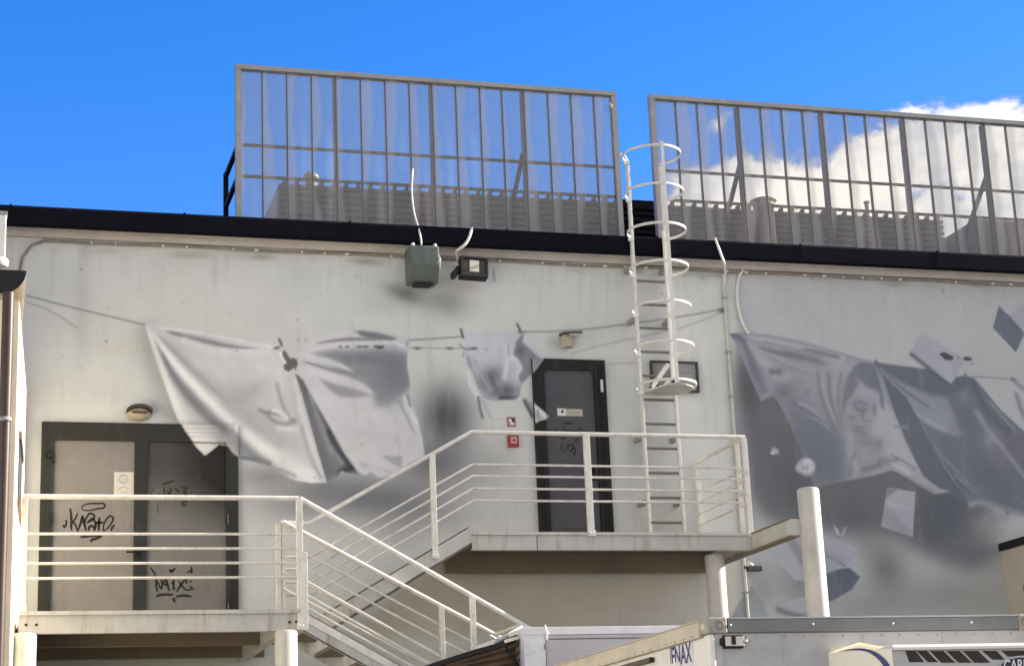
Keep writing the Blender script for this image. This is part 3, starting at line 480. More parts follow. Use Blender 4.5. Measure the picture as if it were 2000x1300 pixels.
def grid_mesh(name, xs, zs, y, base, m, keep=None, cover=1.0, sides=None):
    """front sheet of a wall or door as a fine grid with a colour per vertex"""
    nx, nz = len(xs), len(zs); X, Z = np.meshgrid(xs, zs); X = X.ravel(); Z = Z.ravel()
    b_, cp, al = paint_at(X, Z, base)
    if callable(cover): al = cover(X, Z, al)
    else: al = al*cover
    col = np.clip(b_*(1-al)+cp*al, 0, 0.92)
    v_ = np.empty((nx*nz, 3), np.float32); v_[:, 0] = X; v_[:, 1] = y; v_[:, 2] = Z
    a_ = np.arange((nx-1)*(nz-1)); i = a_ % (nx-1); j = a_//(nx-1)
    q = np.stack([j*nx+i, j*nx+i+1, (j+1)*nx+i+1, (j+1)*nx+i], 1)
    if keep is not None:
        cxm = (X[q[:, 0]]+X[q[:, 1]])/2; czm = (Z[q[:, 0]]+Z[q[:, 3]])/2; q = q[keep(cxm, czm)]
    me = bpy.data.meshes.new(name); me.vertices.add(len(v_)); me.vertices.foreach_set('co', v_.ravel())
    me.loops.add(q.size); me.loops.foreach_set('vertex_index', q.ravel().astype(np.int32))
    me.polygons.add(len(q)); me.polygons.foreach_set('loop_start', np.arange(0, q.size, 4, dtype=np.int32)); me.polygons.foreach_set('loop_total', np.full(len(q), 4, dtype=np.int32))
    at_ = me.color_attributes.new('paint', 'FLOAT_COLOR', 'POINT')
    at_.data.foreach_set('color', np.hstack([col, np.ones((len(col), 1))]).astype(np.float32).ravel())
    me.update(calc_edges=True); me.validate(); me.materials.append(m)
    o = bpy.data.objects.new(name, me); C.objects.link(o); return o
WALLM = mat('painted_render', (0, 0, 0), 0.85, 0, 0.055, 1.3, bump=0.09, dirt=(0.40, 0.36, 0.30), dirt_amt=0.28, dirt_scale=(5, 5, 0.5), attr='paint', grain=0.035)
DOORM = mat('painted_door_metal', (0, 0, 0), 0.55, 0, 0.12, 4, attr='paint', dirt=(0.09, 0.08, 0.07), dirt_amt=0.3, dirt_scale=(6, 6, 2), spec=0.3)

# ------------------------------------------------------------------ ground
GROUND = mat('yard_asphalt', (0.115, 0.115, 0.12), 0.9, 0, 0.2, 1.5, bump=0.2)
g = MB(); g.add([(-1500, -1500, 0), (1500, -1500, 0), (1500, 1500, 0), (-1500, 1500, 0)], [(0, 1, 2, 3)]); tag(g.build('ground', GROUND), kind='structure')

# ------------------------------------------------------------------ the hall with the mural
PLAIN = mat('plain_render', (0.60, 0.60, 0.57), 0.85, 0, 0.08, 2, bump=0.2, dirt=(0.38, 0.33, 0.27), dirt_amt=0.4, dirt_scale=(1, 1, 0.3))
hall = thing('performance_hall', (8, 0, 0), 'long pale rendered hall with grey mural of windblown sheets and navy roof edge', 'building')
def adopt(o, parent):
    o.parent = parent; wl = Vector((0, 0, 0)); p = parent
    while p is not None: wl += p.location; p = p.parent
    o.data.transform(Matrix.Translation(-wl)); return o
def join_into(o, mb, colour):
    tmp = bpy.data.meshes.new('tmp'); tmp.from_pydata(mb.v, [], mb.f); tmp.update()
    bm = bmesh.new(); bm.from_mesh(o.data); n = len(bm.verts); bm.from_mesh(tmp); bm.verts.ensure_lookup_table()
    lay = bm.verts.layers.float_color['paint']
    for v_ in bm.verts[n:]: v_[lay] = (*colour, 1)
    bm.to_mesh(o.data); bm.free(); bpy.data.meshes.remove(tmp)
def axis(a, b, step): n = max(int(round((b-a)/step)), 1); return np.linspace(a, b, n+1)
WBASE = lin((183, 185, 180))/K_ILL
wx, wz = axis(0.45, 15.6, RES), axis(3.0, 8.95, RES)
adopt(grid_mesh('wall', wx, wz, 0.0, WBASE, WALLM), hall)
core = MB(); core.box(-1.2, 34, 0.006, 16, 0, 8.95); core.box(-1.2, 0.45, 0.0, 0.006, 0, 8.95).box(15.6, 34, 0.0, 0.006, 0, 8.95).box(0.45, 15.6, 0.0, 0.006, 0, 3.0)
core.build('rear_wall', PLAIN, hall)
rf = MB(); rf.box(-1.3, 34.1, -0.05, 16.1, 8.95, 9.0); rf.build('roof', NAVY, hall)
fs = MB(); fs.prism([(-0.20, 8.77), (-0.225, 8.80), (-0.225, 9.00), (-0.19, 9.035), (-0.05, 9.035), (-0.05, 8.955), (-0.18, 8.955), (-0.18, 8.77)], -1.3, 34.1, 'x')
for k in range(16):
    x = 0.35+k*2.05; fs.box(x+0.03, x+0.055, -0.2275, -0.2, 8.78, 9.037)
    for z in (8.81, 8.99):
        for dx in (0.0, 0.085): fs.lathe([(0, -0.231), (0.008, -0.230), (0.009, -0.2255)], (x+dx, 0, z), 6, 'y')
fs.build('eave_fascia', NAVY, hall)
TRIM = mat('pale_trim', (0.58, 0.55, 0.49), 0.7, 0, 0.12, 3, dirt=(0.25, 0.2, 0.15), dirt_amt=0.5, dirt_scale=(1.2, 3, 12))
tr = MB(); tr.box(0.0, 34, -0.05, -0.003, 8.70, 8.82); tr.box(0, 34, -0.16, -0.05, 8.82, 8.85); tr.build('eave_trim', TRIM, hall)
# cable run under the trim with its pale clips
CAB = mat('weathered_cable', (0.27, 0.245, 0.21), 0.7, 0, 0.3, 4, dirt=(0.5, 0.47, 0.41), dirt_amt=0.7, dirt_scale=(2.3, 1, 1))
CLIP = mat('pale_plastic', (0.66, 0.64, 0.58), 0.5, 0, 0.1, 6)
cb = thing('wall_cable', (8, -0.03, 8.67), 'weathered grey cable run clipped along the wall beneath the navy roof edge', 'cable')
pts = [(0.52, -0.02, 8.25), (0.55, -0.025, 8.45), (0.65, -0.03, 8.6), (0.80, -0.03, 8.665)]+[(x, -0.03, 8.665+0.008*math.sin(x*3.1)) for x in np.arange(1.1, 15.5, 0.3)]
m_ = MB(); m_.tube(pts, 0.017, 8); m_.build('cable', CAB, cb)
for x in np.arange(1.35, 15.3, 0.285):
    if 5.1 < x < 5.8 or random.random() < 0.12: continue
    m_ = MB(); wdt = random.choice((0.02, 0.025, 0.03, 0.05)); m_.box(x-wdt/2, x+wdt/2, -0.055, -0.004, 8.645, 8.672); m_.build('clip', CLIP, cb)

# double door --------------------------------------------------------------
cl_mask = np.clip(a+t+u, 0, 1)
def cloth_only(X, Z, al):
    fi = np.clip(((X-CX0)/RES), 0, CW-1.001); fj = np.clip(((Z-CZ0)/RES), 0, CH-1.001); i, j = fi.astype(int), fj.astype(int); p, q = fi-i, fj-j
    return ((cl_mask[j, i]*(1-p)+cl_mask[j, i+1]*p)*(1-q)+(cl_mask[j+1, i]*(1-p)+cl_mask[j+1, i+1]*p)*q)[:, None]
FR1 = np.array((0.026, 0.028, 0.026)); FR2 = np.array((0.008, 0.009, 0.011))
def door_frame(x0, x1, z0, z1, holes, base, name, parent):
    inside = lambda X, Z: ~np.any([(X > h0) & (X < h1) & (Z > k0) & (Z < k1) for h0, h1, k0, k1 in holes], axis=0)
    xs = sorted(set(np.round(axis(x0, x1, RES), 5)) | {v_ for h in holes for v_ in h[:2]}); zs = sorted(set(np.round(axis(z0, z1, RES), 5)) | {v_ for h in holes for v_ in h[2:]})
    X, Z = np.meshgrid(xs, zs)
    o = grid_mesh(name, np.array(xs), np.array(zs), -0.055, base, DOORM, inside, cloth_only)
    mb = MB()
    def loop(p0, p1, q0, q1): mb.add([(p0, -0.055, q0), (p1, -0.055, q0), (p1, -0.055, q1), (p0, -0.055, q1), (p0, 0.0, q0), (p1, 0.0, q0), (p1, 0.0, q1), (p0, 0.0, q1)], [(0, 1, 5, 4), (1, 2, 6, 5), (2, 3, 7, 6), (3, 0, 4, 7)])
    loop(x0, x1, z0, z1)
    for h0, h1, k0, k1 in holes: loop(h0, h1, k0, k1)
    # raised stop strips on the frame
    for d_ in (0.045, 0.085):
        mb.box(x0+d_, x0+d_+0.012, -0.062, -0.0565, z0, z1-(d_+0.012 if x1 < 4 else 1.3)); mb.box(x1-d_-0.012, x1-d_, -0.062, -0.0565, z0, z1-(1.2 if x1 < 4 else d_+0.012))
    join_into(o, mb, tuple(np.array(base).reshape(-1, 3)[0])); return adopt(o, parent)
def leaf(x0, x1, z0, z1, base, parent, y=-0.02):
    xs, zs = axis(x0, x1, RES), axis(z0, z1, RES); X, Z = np.meshgrid(xs, zs)
    b_ = base(X.ravel(), Z.ravel()) if callable(base) else base
    return adopt(grid_mesh('door_leaf', xs, zs, y, b_, DOORM, None, cloth_only), parent)
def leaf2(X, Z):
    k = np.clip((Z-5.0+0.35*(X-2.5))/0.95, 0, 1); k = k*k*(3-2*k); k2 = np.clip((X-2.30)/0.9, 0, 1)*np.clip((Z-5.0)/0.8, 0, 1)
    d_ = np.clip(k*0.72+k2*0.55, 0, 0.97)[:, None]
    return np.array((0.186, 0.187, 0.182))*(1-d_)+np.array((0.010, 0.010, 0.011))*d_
dd = door_frame(0.82, 3.11, 3.86, 6.44, [(0.965, 1.89, 3.90, 6.225), (2.04, 2.965, 3.90, 6.225)], FR1, 'double_door', hall)
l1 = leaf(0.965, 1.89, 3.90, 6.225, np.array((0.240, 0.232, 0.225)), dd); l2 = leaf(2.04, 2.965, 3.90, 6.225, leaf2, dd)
hd = MB(); hd.box(1.93, 1.97, -0.075, -0.056, 4.78, 4.98); hd.tube([(1.95, -0.07, 4.90), (1.95, -0.115, 4.90), (1.93, -0.12, 4.90), (1.80, -0.12, 4.90)], 0.011, 8); hd.build('door_handle', BLACK, dd)
hg = MB(); p_ = at(96, 887, -0.06); hg.lathe([(0.030, -0.062), (0.036, -0.070), (0.046, -0.070), (0.052, -0.062)], (p_[0], 0, p_[2]), 20, 'y'); hg.build('lock_ring', BLACK, dd)
d2 = door_frame(6.85, 7.825, 4.92, 7.385, [(7.0, 7.665, 4.95, 7.245)], FR2, 'single_door', hall)
l3 = leaf(7.0, 7.665, 4.95, 7.245, np.array((0.082, 0.081, 0.094)), d2)
kp = MB(); kp.box(7.02, 7.645, -0.0235, -0.0205, 4.97, 5.22); kp.build('kick_plate', mat('scuffed_plate', (0.075, 0.07, 0.075), 0.4, 0.3, 0.3, 8), l3)
lk = MB(); lk.box(7.585, 7.635, -0.03, -0.0205, 5.82, 6.02); lk.tube([(7.61, -0.03, 5.95), (7.61, -0.075, 5.95), (7.50, -0.078, 5.95)], 0.010, 8); lk.build('door_handle', BLACK, l3)
for x in (7.03, 7.63):
    for z in (5.0, 7.21): sw_ = MB(); sw_.lathe([(0, -0.026), (0.009, -0.0255), (0.011, -0.0205)], (x, 0, z), 8, 'y'); sw_.build('screw', BLACK, l3)
for z in (4.3, 5.3, 6.0): hh = MB(); hh.tube([(0.955, -0.075, z-0.06), (0.955, -0.075, z+0.06)], 0.014, 8); hh.build('hinge', BLACK, dd)
for z in (4.3, 5.3): hh = MB(); hh.tube([(2.975, -0.075, z-0.06), (2.975, -0.075, z+0.06)], 0.014, 8); hh.build('hinge', BLACK, dd)
cz = MB(); cz.box(7.745, 7.775, -0.085, -0.056, 6.96, 7.12); cz.box(7.75, 7.79, -0.08, -0.056, 4.99, 5.05); cz.build('hinge', CLIP, d2)

# writing on the doors
INK = mat('black_marker', (0.014, 0.012, 0.014), 0.6, 0, 0.2, 30)
def hit(px, py, p0, n):
    d_ = (px-1000)/FPX*RIGHT-(py-650)/FPX*UP+_fw; n = np.asarray(n, float)
    return CAM+d_*(((np.asarray(p0)-CAM)@n)/(d_@n))
def ribbon(mb, pts, wd, n, taper=(0.7, 0.6), th=0.0015):
    """flat painted line through 3-D points on a surface with outward normal n"""
    P = [Vector(p) for p in pts]; n = Vector(n); vs = []; k = len(P)
    for i, p in enumerate(P):
        t_ = (P[min(i+1, k-1)]-P[max(i-1, 0)]); q = t_.cross(n).normalized(); u_ = i/(k-1)
        f = 1-(1-taper[0])*max(0, 1-u_*3)-(1-taper[1])*max(0, u_*3-2); f *= wd/2
        vs += [p+q*f+n*th, p-q*f+n*th, p+q*f+n*0.0004, p-q*f+n*0.0004]
    fs_ = []
    for i in range(k-1):
        a_, b_ = 4*i, 4*i+4; fs_ += [(a_, a_+1, b_+1, b_), (a_, b_, b_+2, a_+2), (a_+1, a_+3, b_+3, b_+1)]
    mb.add(vs, fs_)
def inked(name, lines, ox, oy, sc_, y, parent, wd=0.027):
    mb = MB()
    for ln in lines:
        px = smooth([(ox+p[0]/sc_, oy+p[1]/sc_) for p in ln], False, 5)
        ribbon(mb, [at(p[0], p[1], y) for p in px], wd*random.uniform(0.75, 1.2), (0, -1, 0))
    mb.build(name, INK, parent)
circ = lambda x, y, r_: [(x+r_*math.cos(a_), y+r_*math.sin(a_)) for a_ in np.linspace(0, 2*math.pi, 9)]
inked('graffiti_tag', [[(790, 420), (830, 365), (930, 332), (1100, 325), (1210, 325), (1250, 360), (1215, 412), (1110, 428), (960, 460), (840, 455), (795, 425)],
    [(570, 420), (590, 560), (595, 700), (590, 790), (600, 850)], [(720, 510), (665, 630), (610, 690)], [(610, 690), (660, 720), (715, 865)], [(715, 870), (770, 720), (805, 560)], [(805, 560), (835, 660), (880, 860)], [(770, 705), (850, 695)],
    [(850, 700), (890, 600), (960, 520), (1040, 560), (1015, 640), (900, 705)], [(905, 700), (1000, 620), (1060, 700), (1064, 790), (1040, 850)], [(930, 860), (942, 790), (990, 760), (1038, 795), (1040, 860)],
    [(1142, 600), (1132, 740), (1125, 860)], [(1060, 702), (1140, 700), (1220, 695)], [(1215, 860), (1225, 740), (1290, 620), (1360, 570), (1410, 620), (1380, 700), (1300, 810), (1215, 862)], [(1370, 860), (1390, 800), (1440, 740)],
    [(490, 640), (495, 720), (455, 790), (430, 740)], [(770, 982), (950, 960), (1200, 950)], [(1190, 962), (1080, 1012), (1000, 1030), (970, 1080)], [(612, 940), (620, 960)]], 80, 950, 10, -0.02, l1)
inked('graffiti_tag', [[(240, 270), (290, 350), (330, 395), (310, 440)], [(600, 310), (640, 360), (690, 330), (725, 275)], [(620, 330), (650, 330), (690, 310)], [(1035, 260), (1042, 330), (1040, 400)], [(955, 375), (1035, 330)],
    [(375, 750), (350, 620), (345, 490)], [(345, 490), (400, 610), (450, 700)], [(450, 700), (470, 600), (440, 480)], [(500, 610), (520, 520), (555, 500)], [(550, 510), (580, 640), (612, 735)], [(510, 620), (590, 600)],
    [(690, 500), (690, 600), (690, 690)], [(655, 692), (735, 690)], [(640, 585), (705, 575)], [(750, 745), (830, 620), (930, 500), (942, 600)], [(780, 530), (860, 640), (950, 712), (1100, 680)], [(1005, 530), (1042, 565)], [(1000, 655), (1062, 662)],
    [(350, 842), (450, 805), (690, 805)], [(740, 842), (900, 820), (1042, 842)], [(720, 868), (685, 905), (738, 950)]], 270, 1080, 10, -0.02, l2)
inked('graffiti_tag', [[(470, 450), (590, 415), (700, 380)], [(500, 510), (508, 600), (540, 680)], [(540, 680), (600, 640), (645, 530)], [(560, 570), (600, 650)], [(715, 520), (760, 570), (805, 612)], [(840, 515), (950, 520), (880, 595), (945, 620), (900, 665)]], 270, 900, 10, -0.02, l2, 0.024)
inked('paint_ring', [circ(900, 825, 42)], 270, 900, 10, -0.02, l2, 0.024)
inked('paint_drip', [[(290, 540), (250, 640)]], 270, 900, 10, -0.02, l2, 0.018)
inked('paint_drip', [[(405, 620), (410, 670)]], 270, 900, 10, -0.02, l2, 0.018)
for dr in ([(380, 800), (382, 930), (380, 1050)], [(440, 790), (442, 880)], [(530, 790), (532, 860)]): inked('paint_drip', [dr], 270, 900, 10, -0.02, l2, 0.009)
inked('graffiti_tag', [[(600, 970), (560, 1030), (575, 1090), (620, 1100)], [(630, 1070), (680, 1000), (720, 985), (700, 1050), (640, 1080)], [(745, 975), (790, 1000), (770, 1100), (720, 1100)], [(800, 1030), (840, 1080), (820, 1170), (790, 1150)]], 1040, 770, 10, -0.02, l3, 0.02)
inked('paint_ring', [circ(865, 905, 32)], 1040, 770, 10, -0.02, l3, 0.018)
inked('graffiti_tag', [[(230, 690), (380, 700), (510, 690)], [(590, 640), (615, 690), (720, 695)], [(760, 690), (860, 710), (930, 650), (990, 700)], [(440, 640), (480, 690)]], 1040, 770, 10, -0.02, l3, 0.02)
inked('paint_dash', [[(540, 850), (600, 860), (660, 845)]], 1040, 770, 10, -0.02, l3, 0.018)
inked('paint_dash', [[(600, 555), (710, 565), (800, 550)]], 1040, 770, 10, -0.02, l3, 0.018)
# papers and signs on the doors and beside them
PAPER = mat('white_paper', (0.62, 0.61, 0.57), 0.8, 0, 0.06, 20)
GREYINK = mat('grey_print', (0.36, 0.36, 0.35), 0.8)
nt_ = thing('door_notice', tuple(at(241, 945, -0.05)), 'white printed sheet taped to left leaf of the double door', 'notice')
p0, p1 = at(223, 921, -0.028), at(261, 971, -0.028)
m_ = MB(); m_.box(p0[0], p1[0], -0.026, -0.022, p1[2], p0[2]); m_.build('sheet', PAPER, nt_)
m_ = MB()
for ln in (circ(241, 935, 8), [(233, 928), (249, 929)], [(236, 940), (246, 941)], [(231, 955), (241, 950), (252, 955)], [(234, 961), (249, 961)], [(238, 933), (244, 938)]):
    ribbon(m_, [at(p[0], p[1], -0.026) for p in smooth(ln, False, 4)], 0.010, (0, -1, 0))
m_.build('print', GREYINK, nt_)
CREAM = mat('yellowed_sticker', (0.48, 0.45, 0.33), 0.6, 0, 0.2, 25); WHITE = mat('white_enamel', (0.70, 0.69, 0.68), 0.4)
st = thing('door_sticker', tuple(at(1113, 804, -0.02)), 'small yellowed pictogram sticker on the dark single door', 'sticker')
q0, q1, q2 = at(1088, 797, -0.02), at(1106, 812, -0.02), at(1138, 811, -0.02)
m_ = MB(); m_.box(q0[0], q1[0], -0.024, -0.0205, q1[2], q0[2]); m_.build('pictogram_field', WHITE, st)
m_ = MB(); m_.box(q1[0]+0.004, q2[0], -0.024, -0.0205, q1[2], q0[2]-0.004); m_.build('text_field', CREAM, st)
m_ = MB(); cc = at(1098, 803, -0.024); m_.prism([(cc[0]-0.02, cc[2]-0.02), (cc[0]+0.016, cc[2]-0.02), (cc[0]+0.014, cc[2]+0.03), (cc[0], cc[2]+0.02)], -0.0255, -0.0241, 'y'); m_.build('pictogram', BLACK, st)
m_ = MB(); bx = q1[0]+0.03
for k in range(5): m_.box(bx+k*0.033, bx+k*0.033+0.010, -0.0255, -0.0241, q1[2]+0.03, q0[2]-0.03); m_.box(bx+k*0.033+0.014, bx+k*0.033+0.018, -0.0255, -0.0241, q1[2]+0.028, q0[2]-0.035)
m_.build('print', GREYINK, st)
RED = mat('red_enamel', (0.33, 0.035, 0.04), 0.4, 0, 0.15, 9)
fa = thing('fire_alarm_sign', tuple(at(998, 823)), 'small square red-bordered alarm pictogram sign on the wall', 'sign')
s0, s1 = at(990, 814), at(1007, 833)
m_ = MB(); m_.box(s0[0], s1[0], -0.008, -0.001, s1[2], s0[2]); m_.build('plate', mat('dull_red', (0.30, 0.10, 0.09), 0.5), fa)
m_ = MB(); m_.box(s0[0]+0.02, s1[0]-0.018, -0.010, -0.0082, s1[2]+0.02, s0[2]-0.02); m_.build('field', WHITE, fa)
m_ = MB(); m_.prism([(s0[0]+0.05, s0[2]-0.022), (s1[0]-0.02, s0[2]-0.022), (s1[0]-0.02, s1[2]+0.055), (s0[0]+0.07, s1[2]+0.05)], -0.0115, -0.0102, 'y'); m_.box(s0[0]+0.028, s0[0]+0.04, -0.0115, -0.0102, s1[2]+0.025, s1[2]+0.06); m_.build('pictogram', BLACK, fa)
cpn = thing('fire_call_point', tuple(at(1001, 861)), 'red square fire call point below the alarm sign', 'call point')
s0, s1 = at(990, 849), at(1012, 874)
m_ = MB(); m_.box(s0[0], s1[0], -0.055, -0.001, s1[2], s0[2]); m_.build('housing', RED, cpn, 0.008)
m_ = MB(); m_.box(s0[0]+0.035, s1[0]-0.03, -0.060, -0.0556, s1[2]+0.045, s0[2]-0.035); m_.build('glass', mat('pink_glass', (0.55, 0.36, 0.36), 0.2), cpn)
m_ = MB(); cx_ = (s0[0]+s1[0])/2+0.003; czz = (s0[2]+s1[2])/2+0.005; m_.lathe([(0.0, -0.063), (0.020, -0.063), (0.020, -0.0602)], (cx_, 0, czz), 14, 'y'); m_.build('button', RED, cpn)

# wall lamps ---------------------------------------------------------------
LAMPB = mat('aged_lamp_plastic', (0.46, 0.41, 0.31), 0.5, 0, 0.25, 14, dirt=(0.12, 0.09, 0.06), dirt_amt=0.5, dirt_scale=(12, 12, 5)); LAMPD = mat('lamp_visor', (0.07, 0.065, 0.06), 0.5, 0, 0.2, 10)
def bulkhead(px, py, label, wd, ht, dep=0.12):
    c = at(px, py, 0); o = thing('wall_lamp', tuple(c), label, 'lamp', 'lamps on the mural wall')
    prof = [(1.0, -0.01), (1.0, -0.04), (0.9, -0.075), (0.6, -dep+0.01), (0.0, -dep)]
    vs_ = []; seg = 24
    for k in range(seg):
        a_ = 2*math.pi*k/seg
        for r_, y_ in prof: vs_.append((c[0]+r_*wd/2*math.cos(a_), y_, c[2]+r_*ht/2*math.sin(a_)))
    n = len(prof); m_ = MB(); m_.add(vs_, [(k*n+i, ((k+1) % seg)*n+i, ((k+1) % seg)*n+i+1, k*n+i+1) for k in range(seg) for i in range(n-1)], True)
    m_.build('diffuser', LAMPB, o)
    m_ = MB(); arc = [(c[0]+wd*0.56*math.cos(a_), c[2]+ht*0.60*math.sin(a_)+0.004) for a_ in np.linspace(0.12*math.pi, 0.88*math.pi, 12)]
    m_.prism(arc+[(x_, z_-0.03) for x_, z_ in arc[::-1]], -dep-0.03, -0.001, 'y'); m_.build('visor', LAMPD, o)
    m_ = MB(); m_.box(c[0]-wd*0.3, c[0]+wd*0.3, -dep-0.012, -dep+0.03, c[2]-0.012, c[2]+0.012); m_.build('guard_bar', LAMPD, o); return o
bulkhead(271, 809, 'small oval bulkhead lamp above the double door', 0.29, 0.16)
def spot(px, py, label, flip=1):
    c = at(px, py, 0); o = thing('wall_lamp', tuple(c), label, 'lamp', 'lamps on the mural wall')
    m_ = MB(); m_.lathe([(0, -0.02), (0.062, -0.02), (0.07, 0.0), (0.07, 0.13), (0.06, 0.15), (0, 0.15)], (c[0]-0.03, -0.085, c[2]-0.13), 20); m_.box(c[0]-0.07, c[0]+0.01, -0.06, -0.001, c[2]-0.10, c[2]+0.02); m_.build('body', LAMPB, o)
    m_ = MB(); m_.add([(c[0]-0.11, -0.002, c[2]+0.02), (c[0]+0.14, -0.002, c[2]+0.05), (c[0]+0.14, -0.21, c[2]+0.02), (c[0]-0.11, -0.21, c[2]-0.0), (c[0]-0.11, -0.002, c[2]+0.055), (c[0]+0.14, -0.002, c[2]+0.085), (c[0]+0.14, -0.21, c[2]+0.045), (c[0]-0.11, -0.21, c[2]+0.025)], [(0, 1, 2, 3), (7, 6, 5, 4), (0, 4, 5, 1), (1, 5, 6, 2), (2, 6, 7, 3), (3, 7, 4, 0)]); m_.build('visor', LAMPD, o)
    m_ = MB(); m_.box(c[0]-0.03, c[0]+0.10, -0.19, -0.06, c[2]-0.006, c[2]+0.012); m_.build('lens', CLIP, o); return o
spot(1108, 660, 'down light with dark flat visor right above the single door')
c = at(1464, 1110, 0); lp = thing('wall_lamp', tuple(c), 'small dark spotlight low on the wall beside the free standing column', 'lamp', 'lamps on the mural wall')
m_ = MB(); m_.lathe([(0, -0.03), (0.055, -0.025), (0.062, 0), (0.062, -0.0)], (c[0], -0.001, c[2]+0.03), 18, 'y'); m_.tube([(c[0], -0.03, c[2]+0.04), (c[0], -0.09, c[2]+0.03), (c[0], -0.12, c[2])], 0.014, 8); m_.build('base', CLIP, lp)
m_ = MB(); m_.box(c[0]-0.085, c[0]+0.10, -0.20, -0.07, c[2]-0.05, c[2]+0.015); m_.box(c[0]-0.13, c[0]-0.085, -0.15, -0.11, c[2]-0.02, c[2]+0.02); m_.build('head', LAMPD, lp, 0.01)

# grey-green equipment box and black floodlight under the roof edge
GREEN = mat('grey_green_enamel', (0.105, 0.135, 0.12), 0.5, 0, 0.2, 5, dirt=(0.2, 0.2, 0.18), dirt_amt=0.5, dirt_scale=(5, 5, 2))
eb = thing('equipment_box', (5.42, -0.2, 8.5), 'grey-green metal equipment box mounted under the navy roof edge', 'electrical box')
m_ = MB(); m_.prism([(-0.05, 8.73), (-0.33, 8.73), (-0.345, 8.71), (-0.345, 8.45), (-0.27, 8.30), (-0.24, 8.27), (-0.05, 8.27)], 5.225, 5.60, 'x'); m_.build('housing', GREEN, eb, 0.012)
m_ = MB(); m_.box(5.25, 5.575, -0.351, -0.3455, 8.47, 8.70); m_.build('front_panel', GREEN, eb, 0.004)
m_ = MB(); m_.box(5.30, 5.53, -0.26, -0.08, 8.245, 8.269); m_.build('bottom_tray', BLACK, eb)
for x in (5.275, 5.56):
    m_ = MB(); m_.lathe([(0, 0.035), (0.018, 0.033), (0.022, 0.02), (0.022, 0.0)], (x, -0.30, 8.731), 14); m_.build('cable_gland', WHITEP, eb)
m_ = MB(); m_.tube([(5.605, -0.20, 8.66), (5.635, -0.22, 8.64), (5.64, -0.24, 8.54), (5.63, -0.25, 8.46), (5.605, -0.25, 8.44)], 0.012, 8); m_.box(5.601, 5.606, -0.30, -0.14, 8.36, 8.70); m_.build('handle', WHITEP, eb)
fl = thing('floodlight', (6.03, -0.25, 8.45), 'black square floodlight with pale lens beside the equipment box', 'floodlight')
c = Vector((6.045, -0.30, 8.455)); ex = Vector((1, 0.05, -0.02)).normalized(); ez = Vector((0.10, 0.25, 0.97)).normalized(); ey = ez.cross(ex)
def slab(hx, hz, y0, y1, ox=0, oz=0):
    vs_ = [c+ex*(ox+sx*hx)+ez*(oz+sz*hz)+ey*yy for yy in (y0, y1) for sx, sz in ((-1, -1), (1, -1), (1, 1), (-1, 1))]
    return vs_, [(0, 1, 2, 3), (7, 6, 5, 4), (0, 4, 5, 1), (1, 5, 6, 2), (2, 6, 7, 3), (3, 7, 4, 0)]
m_ = MB(); m_.add(*slab(0.18, 0.145, -0.05, 0.05))
for s_ in (-1, 1): m_.add(*slab(0.18, 0.014, -0.075, -0.0505, 0, s_*0.131)); m_.add(*slab(0.014, 0.116, -0.075, -0.0505, s_*0.166, 0))
for k in range(6): m_.add(*slab(0.008, 0.12, 0.0505, 0.085, -0.13+k*0.052))
m_.build('housing', BLACK, fl)
m_ = MB(); m_.add(*slab(0.150, 0.115, -0.056, -0.0502)); m_.build('reflector', mat('dark_reflector', (0.03, 0.028, 0.024), 0.35), fl)
m_ = MB(); m_.add(*slab(0.062, 0.085, -0.062, -0.0562, 0.0, 0.012)); m_.build('lens', mat('lamp_lens', (0.44, 0.43, 0.38), 0.25), fl)
m_ = MB(); m_.box(5.83, 5.87, -0.33, -0.001, 8.40, 8.48); m_.lathe([(0, -0.05), (0.05, -0.05), (0.05, 0.0), (0, 0.0)], (5.87, -0.30, 8.43), 12, 'x'); m_.build('bracket', BLACK, fl)
# loose cables over the roof edge
def cable(name, pts, r_, label, m=WHITEP):
    P = smooth([at(*p) for p in pts], False, 6); m_ = MB(); m_.tube(P, r_, 8); return free(name, m_, m, label, 'cable')
cable('cable', [(806, 330, 0.12), (804, 370, 0.10), (807, 405, 0.06), (812, 428, 0.02), (816, 440, -0.10), (818, 445, -0.19), (819, 452, -0.25), (822, 466, -0.26), (823, 481, -0.27)], 0.012, 'pale cable dropping from rooftop screen over the fascia to the equipment box')
cable('cable', [(922, 446, -0.16), (920, 451, -0.245), (917, 462, -0.27), (909, 476, -0.28), (897, 486, -0.26), (891, 492, -0.20), (893, 502, -0.10)], 0.019, 'pale S-curved cable end hanging over the roof edge above the floodlight')
cable('cable', [(1397, 466, -0.15), (1400, 474, -0.25), (1408, 496, -0.26), (1414, 512, -0.24), (1416.5, 524, -0.12), (1416, 540, -0.05), (1414, 556, -0.035)], 0.017, 'pale cable crossing the navy roof edge above the tall wall conduit')
cable('cable', [(1452, 527, -0.03), (1444, 540, -0.03), (1440, 565, -0.025), (1441, 595, -0.02), (1447, 620, -0.02), (1454, 638, -0.02), (1462, 651, -0.015)], 0.021, 'thick white cable curving down onto top of the veiled figure sheet')
PIPE = mat('conduit_paint', (0.55, 0.54, 0.50), 0.4, 0, 0.15, 5, dirt=(0.2, 0.19, 0.17), dirt_amt=0.7, dirt_scale=(6, 6, 2.5))
xc = at(1424, 700, -0.03)[0]
wc_ = thing('wall_conduit', (xc, -0.03, 6), 'tall thin vertical conduit on the wall at left edge of the veiled figure', 'conduit')
m_ = MB(); m_.tube([(xc, -0.03, 3.2), (xc, -0.03, 8.62)], 0.020, 10); m_.build('tube', PIPE, wc_)
for z in (4.4, 5.6, 6.95, 7.55, 8.3): m_ = MB(); m_.box(xc-0.035, xc+0.035, -0.056, -0.001, z-0.012, z+0.012); m_.build('clip', GALV, wc_)

